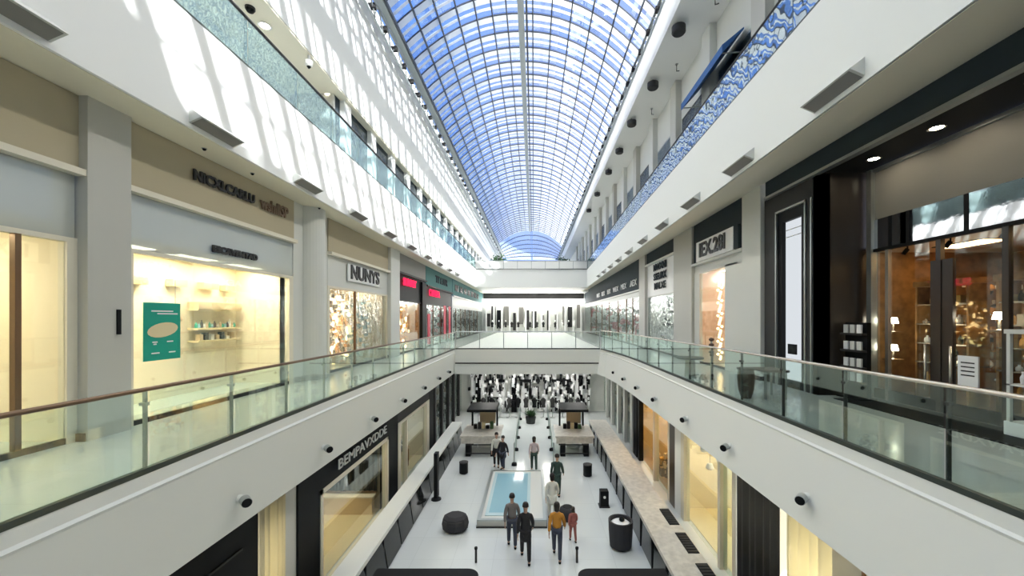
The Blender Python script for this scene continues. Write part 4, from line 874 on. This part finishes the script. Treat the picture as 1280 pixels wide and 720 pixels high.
# dark side level two: pilasters, windows, blue awning, pendants
i = 0; y = 4.0
while y < 60:
    column('grey pilaster on the upper gallery wall of the awning side' if i > 9 else 'grey pilaster on the upper gallery wall of the awning side, %s' % ordl[i], 6.25, 6.52, y, y+.7, zr1, 10.5, 'lgrey' if i % 2 else 'grey', name='column')
    y += 3.4; i += 1
rw = empty('window_9', (6.45, 30, zr1), kind='structure')
y = 4.9; i = 0
while y < 60:
    box('frame', 'dgrey' if i % 2 else 'steel', 6.42, 6.50, y, y+2.2, zr1+.1, 8.6, rw); box('pane', 'shopw', 6.40, 6.42, y+.08, y+2.12, zr1+.15, 8.5, rw); y += 3.4; i += 1
aw = empty('blue_awning', (6.0, 13.8, 8.0), 'blue cloth awning over the upper gallery window', 'awning')
MB().poly([(6.42, 12.2, 8.9), (6.42, 15.6, 8.9), (5.75, 15.6, 8.35), (5.75, 12.2, 8.35), (6.42, 12.2, 8.84), (6.42, 15.6, 8.84), (5.75, 15.6, 8.1), (5.75, 12.2, 8.1)], [(0, 1, 2, 3), (4, 7, 6, 5), (3, 2, 6, 7), (0, 3, 7, 4), (1, 5, 6, 2)]).build('canopy', 'blue', aw)
for y in (12.3, 15.5): MB().tube([(6.45, y, 8.2), (5.8, y, 8.15)], .02, 6).build('arm', 'steel', aw)
for i, (y, dx) in enumerate(((14.2, 0), (17.6, .1), (21, 0), (24.5, .1), (28, .1), (33, .1), (38, .1))):
    x = 5.15+dx; t = empty('pendant_lamp', (x, y, 10.1), 'dark drum lamp under the top floor soffit over the awning side, %s' % ordl[i], 'lamp')
    MB().tube([(x, y, 10.5), (x, y, 10.38)], .02, 6).build('stem', 'black', t); MB().lathe((x, y, 10.1), [(.20, 0), (.24, .05), (.24, .26), (.1, .30)], 18).build('drum_shade', 'dgrey', t)
for i, y in enumerate((13, 16.5, 20)):
    t = empty('soffit_bracket', (5.9, y, 10.2), 'thin hooked bracket under the top floor soffit, %s' % ordl[i], 'bracket'); MB().tube([(5.9, y, 10.5), (5.9, y, 10.2), (5.95, y-.15, 10.12)], .02, 6).build('hook', 'dgrey', t); MB().box(5.85, 5.95, y-.05, y+.05, 10.46, 10.5).build('plate', 'steel', t)
# warm soffit ticks (small sprinkler heads) on the beige side soffit
for i, y in enumerate((4.9, 8.2, 9.6, 12.6)):
    t = empty('sprinkler_head', (-6.75, y, 3.44), 'tiny dark sprinkler head in the cream soffit over the beige shops, %s' % ordl[i], 'sprinkler'); MB().lathe((-6.75, y, 3.46), [(.02, -.02), (.035, 0), (.035, .02)], 10).build('nozzle', 'black', t); MB().lathe((-6.75, y, 3.475), [(.05, 0), (.05, .01)], 12).build('rose', 'steel', t)
# far plants on the upper level
for x, y, lab in ((-5.0, 58, 'potted tree on the far upper level beside the sunlit facade'), (4.4, 60, 'small potted tree on the far upper level below the awning side')):
    t = empty('potted_tree', (x, y, 5.5), lab, 'tree'); MB().lathe((x, y, 5.5), [(.4, 0), (.5, .7), (.45, .7)], 14).build('pot', 'dgrey', t); MB().tube([(x, y, 6.1), (x, y, 7.6)], .07, 8).build('trunk', 'wood', t)
    lf = MB()
    for i in range(500):
        d = Vector((rnd.gauss(0, 1), rnd.gauss(0, 1), rnd.gauss(0, 1))).normalized()*rnd.uniform(.4, 1.3); c = Vector((x, y, 8.2))+d; a = Vector((rnd.gauss(0, 1), rnd.gauss(0, 1), rnd.gauss(0, 1))).normalized()*.18; b = d.cross(a).normalized()*.09
        lf.poly([c-a, c+b, c+a, c-b], [(0, 1, 2, 3)])
    lf.build('foliage', 'leaf', t)
box('floor_far_upper', 'white', -6.7, 6.2, 56, 90, 5.3, 5.5, **S)
box('wall_end_upper', 'white', -9, 9, 90, 90.3, 5.5, 12.6, **S)

# ------------------------------------------------------------------ people
def skin_mesh(name, verts, edges, radii, m, parent, sub=2):
    me = bpy.data.meshes.new(name); me.from_pydata([Vector(v) for v in verts], edges, [])
    o = bpy.data.objects.new(name, me); COL.objects.link(o)
    sk = o.modifiers.new('s', 'SKIN'); sk.use_smooth_shade = True; sk.branch_smoothing = .6
    sd = o.modifiers.new('d', 'SUBSURF'); sd.levels = sub; sd.render_levels = sub
    for i, r in enumerate(radii):
        d = me.skin_vertices[0].data[i]; d.radius = (r, r) if not isinstance(r, tuple) else r; d.use_root = (i == 0)
    dg = bpy.context.evaluated_depsgraph_get(); dg.update()
    new = bpy.data.meshes.new_from_object(o.evaluated_get(dg)); bpy.data.objects.remove(o); new.name = name
    for p in new.polygons: p.use_smooth = True
    new.materials.clear(); new.materials.append(M[m]); r = bpy.data.objects.new(name, new); COL.objects.link(r); r.parent = parent; return r
def person(x, y, hgt, rz, label, top, legs, coat=0, stride=.28, arm=.2, hairlen=0, skirt=False, bag=None):
    t = empty('person', (x, y, ZG), label, 'person'); k = hgt/1.75
    t.rotation_euler.z = rz; t.scale = (k, k, k)
    # joints, facing +y
    pel = (0, 0, .95); ch = (0, .01, 1.25); ne = (0, .0, 1.47)
    def leg(s, f):  # f forward
        return [(s*.09, 0, .90), (s*.10, f*.5+.04, .50), (s*.10, f-.02, .09), (s*.11, f+.14, .035)]
    L = leg(-1, stride); R = leg(1, -stride)
    def armj(s, f): return [(s*.165, 0, 1.375), (s*.225, -.01+f*.3, 1.12), (s*.235, f+.06, .87)]
    AL = armj(-1, -arm); AR = armj(1, arm)
    # body (one surface): trunk, neck, head, arms with hands, legs with feet
    V = [pel, ch, ne, (0, .01, 1.53), (0, .02, 1.61), (0, .015, 1.70)]; E = [(0, 1), (1, 2), (2, 3), (3, 4), (4, 5)]; Rr = [(.14, .11), (.13, .10), .06, .06, (.085, .098), (.066, .076)]
    for A in (AL, AR):
        b = len(V); V += A; E += [(1, b), (b, b+1), (b+1, b+2)]; Rr += [.052, .04, .027]
        s = -1 if A[0][0] < 0 else 1; w = Vector(A[2]); d = (w-Vector(A[1])).normalized(); pal = w+d*.07
        V.append(tuple(pal)); E.append((b+2, len(V)-1)); Rr.append((.022, .034)); pi = len(V)-1
        for q, (off, ln) in enumerate(((-.028, .062), (-.010, .072), (.010, .068), (.028, .052))):
            f1 = pal+Vector((0, off, 0))+d*.03; f2 = f1+d*ln*.6+Vector((-s*.008, 0, 0)); f3 = f2+d*ln*.45+Vector((-s*.018, 0, 0))
            b2 = len(V); V += [tuple(f1), tuple(f2), tuple(f3)]; E += [(pi, b2), (b2, b2+1), (b2+1, b2+2)]; Rr += [.009, .008, .007]
        th = w+d*.03+Vector((-s*.01, .035, 0)); b2 = len(V); V += [tuple(th), tuple(th+d*.035+Vector((-s*.012, .012, 0)))]; E += [(b+2, b2), (b2, b2+1)]; Rr += [.011, .009]
    for G in (L, R):
        b = len(V); V += G; E += [(0, b), (b, b+1), (b+1, b+2), (b+2, b+3)]; Rr += [.085, .058, .038, .035]
    body = skin_mesh('body', V, E, Rr, 'skin', t)
    # face
    f = MB()
    def part(nm, mb_, m):
        o = mb_.build(nm, m); o.parent = t; o.location = Vector(o.location)-Vector((0, 0, H)); return o
    part('nose', MB().tube([(0, .10, 1.645), (0, .128, 1.61)], [.008, .014], 8), 'skin')
    for s in (-1, 1):
        part('ear', MB().lathe((s*.08, .01, 1.60), [(.008, 0), (.02, .015), (.02, .045), (.008, .06)], 8), 'skin')
        part('eye', MB().lathe((s*.032, .098, 1.645), [(.004, -.008), (.010, 0), (.004, .008)], 8), 'black')
    part('mouth', MB().box(-.022, .022, .098, .106, 1.572, 1.580), 'red')
    # hair
    hv = []; n = 14
    hp = [(.02, 1.775), (.06, 1.765), (.085, 1.73), (.096, 1.68), (.092, 1.64)]+([(.085, 1.58), (.08, 1.50)] if hairlen else [])
    hb = MB(); hb.lathe((0, -.012 if not hairlen else -.02, 0), [(r, z) for r, z in reversed(hp)], 16); part('hair', hb, 'hair')
    # top garment
    V = [(0, 0, .93), (0, .005, 1.10), ch, (0, .005, 1.36), (0, 0, 1.47)]; E = [(0, 1), (1, 2), (2, 3), (3, 4)]; Rr = [(.165, .13), (.155, .12), (.185, .125), (.165, .10), (.07, .07)]
    if coat: V = [(0, 0, .55), (0, 0, .85)]+V[1:]; E = [(i, i+1) for i in range(5)]; Rr = [(.23, .22), (.185, .16)]+Rr[1:]
    ci = len(V)-2
    for A in (AL, AR):
        b = len(V); V += [A[0], A[1], tuple(Vector(A[1]).lerp(Vector(A[2]), .93))]; E += [(ci, b), (b, b+1), (b+1, b+2)]; Rr += [.078, .060, .046]
    skin_mesh('coat' if coat else 'top', V, E, Rr, top, t)
    V = [(0, 0, .96)]; E = []; Rr = [(.155, .125)]
    for G in (L, R):
        b = len(V); V += [G[0], G[1], tuple(Vector(G[2])+Vector((0, 0, .02)))]; E += [(0, b), (b, b+1), (b+1, b+2)]; Rr += [.10, .074, .058]
    skin_mesh('trousers', V, E, Rr, legs, t)
    for G in (L, R):
        a = Vector(G[2]); skin_mesh('shoe', [(a.x, a.y-.04, .05), (a.x, a.y+.06, .045), (a.x, a.y+.17, .035)], [(0, 1), (1, 2)], [(.045, .045), (.045, .04), (.04, .03)], 'black', t, 2)
    return t
M['coatblack'] = pbr('black coat cloth', (.015, .015, .018), .8); M['greyc'] = pbr('grey brown cloth', (.20, .18, .17), .8)
M['orange'] = pbr('orange yellow cloth', (.55, .24, .03), .8); M['navy'] = pbr('dark navy cloth', (.05, .06, .09), .8); M['rust'] = pbr('dusty red cloth', (.36, .12, .10), .8)
M['pink'] = pbr('pale pink cloth', (.55, .45, .46), .8); M['dgreen'] = pbr('dark green cloth', (.03, .06, .05), .8); M['creamc'] = pbr('cream cloth', (.68, .68, .62), .8)
person(-.24, 11.9, 1.72, .05, 'person in long black coat walking with a long stride', 'coatblack', 'coatblack', coat=1)
person(-.68, 12.6, 1.68, .1, 'person in grey brown jacket walking beside the black coat', 'greyc', 'navy', coat=0, stride=.15)
person(.70, 12.0, 1.68, -.1, 'person in orange yellow top and dark trousers walking', 'orange', 'navy', coat=0, hairlen=1)
person(.66, 14.3, 1.66, .0, 'person in pale cream clothes behind the orange top', 'creamc', 'creamc', coat=1, stride=.12, hairlen=1)
person(1.27, 12.9, 1.12, .2, 'small child in dusty red clothes beside the round stool', 'rust', 'rust', coat=0, stride=.15, hairlen=1)
person(.02, 15.6+3.2, 1.64, .1, 'person in pale pink top walking beyond the blue plinth', 'pink', 'dgreen', coat=0, stride=.15, hairlen=1)
person(.95, 16.2, 1.70, -.2, 'person in dark green coat beside the blue plinth', 'dgreen', 'dgreen', coat=1, stride=.1)
person(-1.46, 19.0, 1.62, 2.6, 'person in black coat standing at the far edge of the blue plinth', 'coatblack', 'navy', coat=1, stride=.08)
person(-1.80, 19.4, 1.66, 3.2, 'person in pale shirt standing behind the far edge of the plinth', 'creamc', 'coatblack', coat=0, stride=.08)
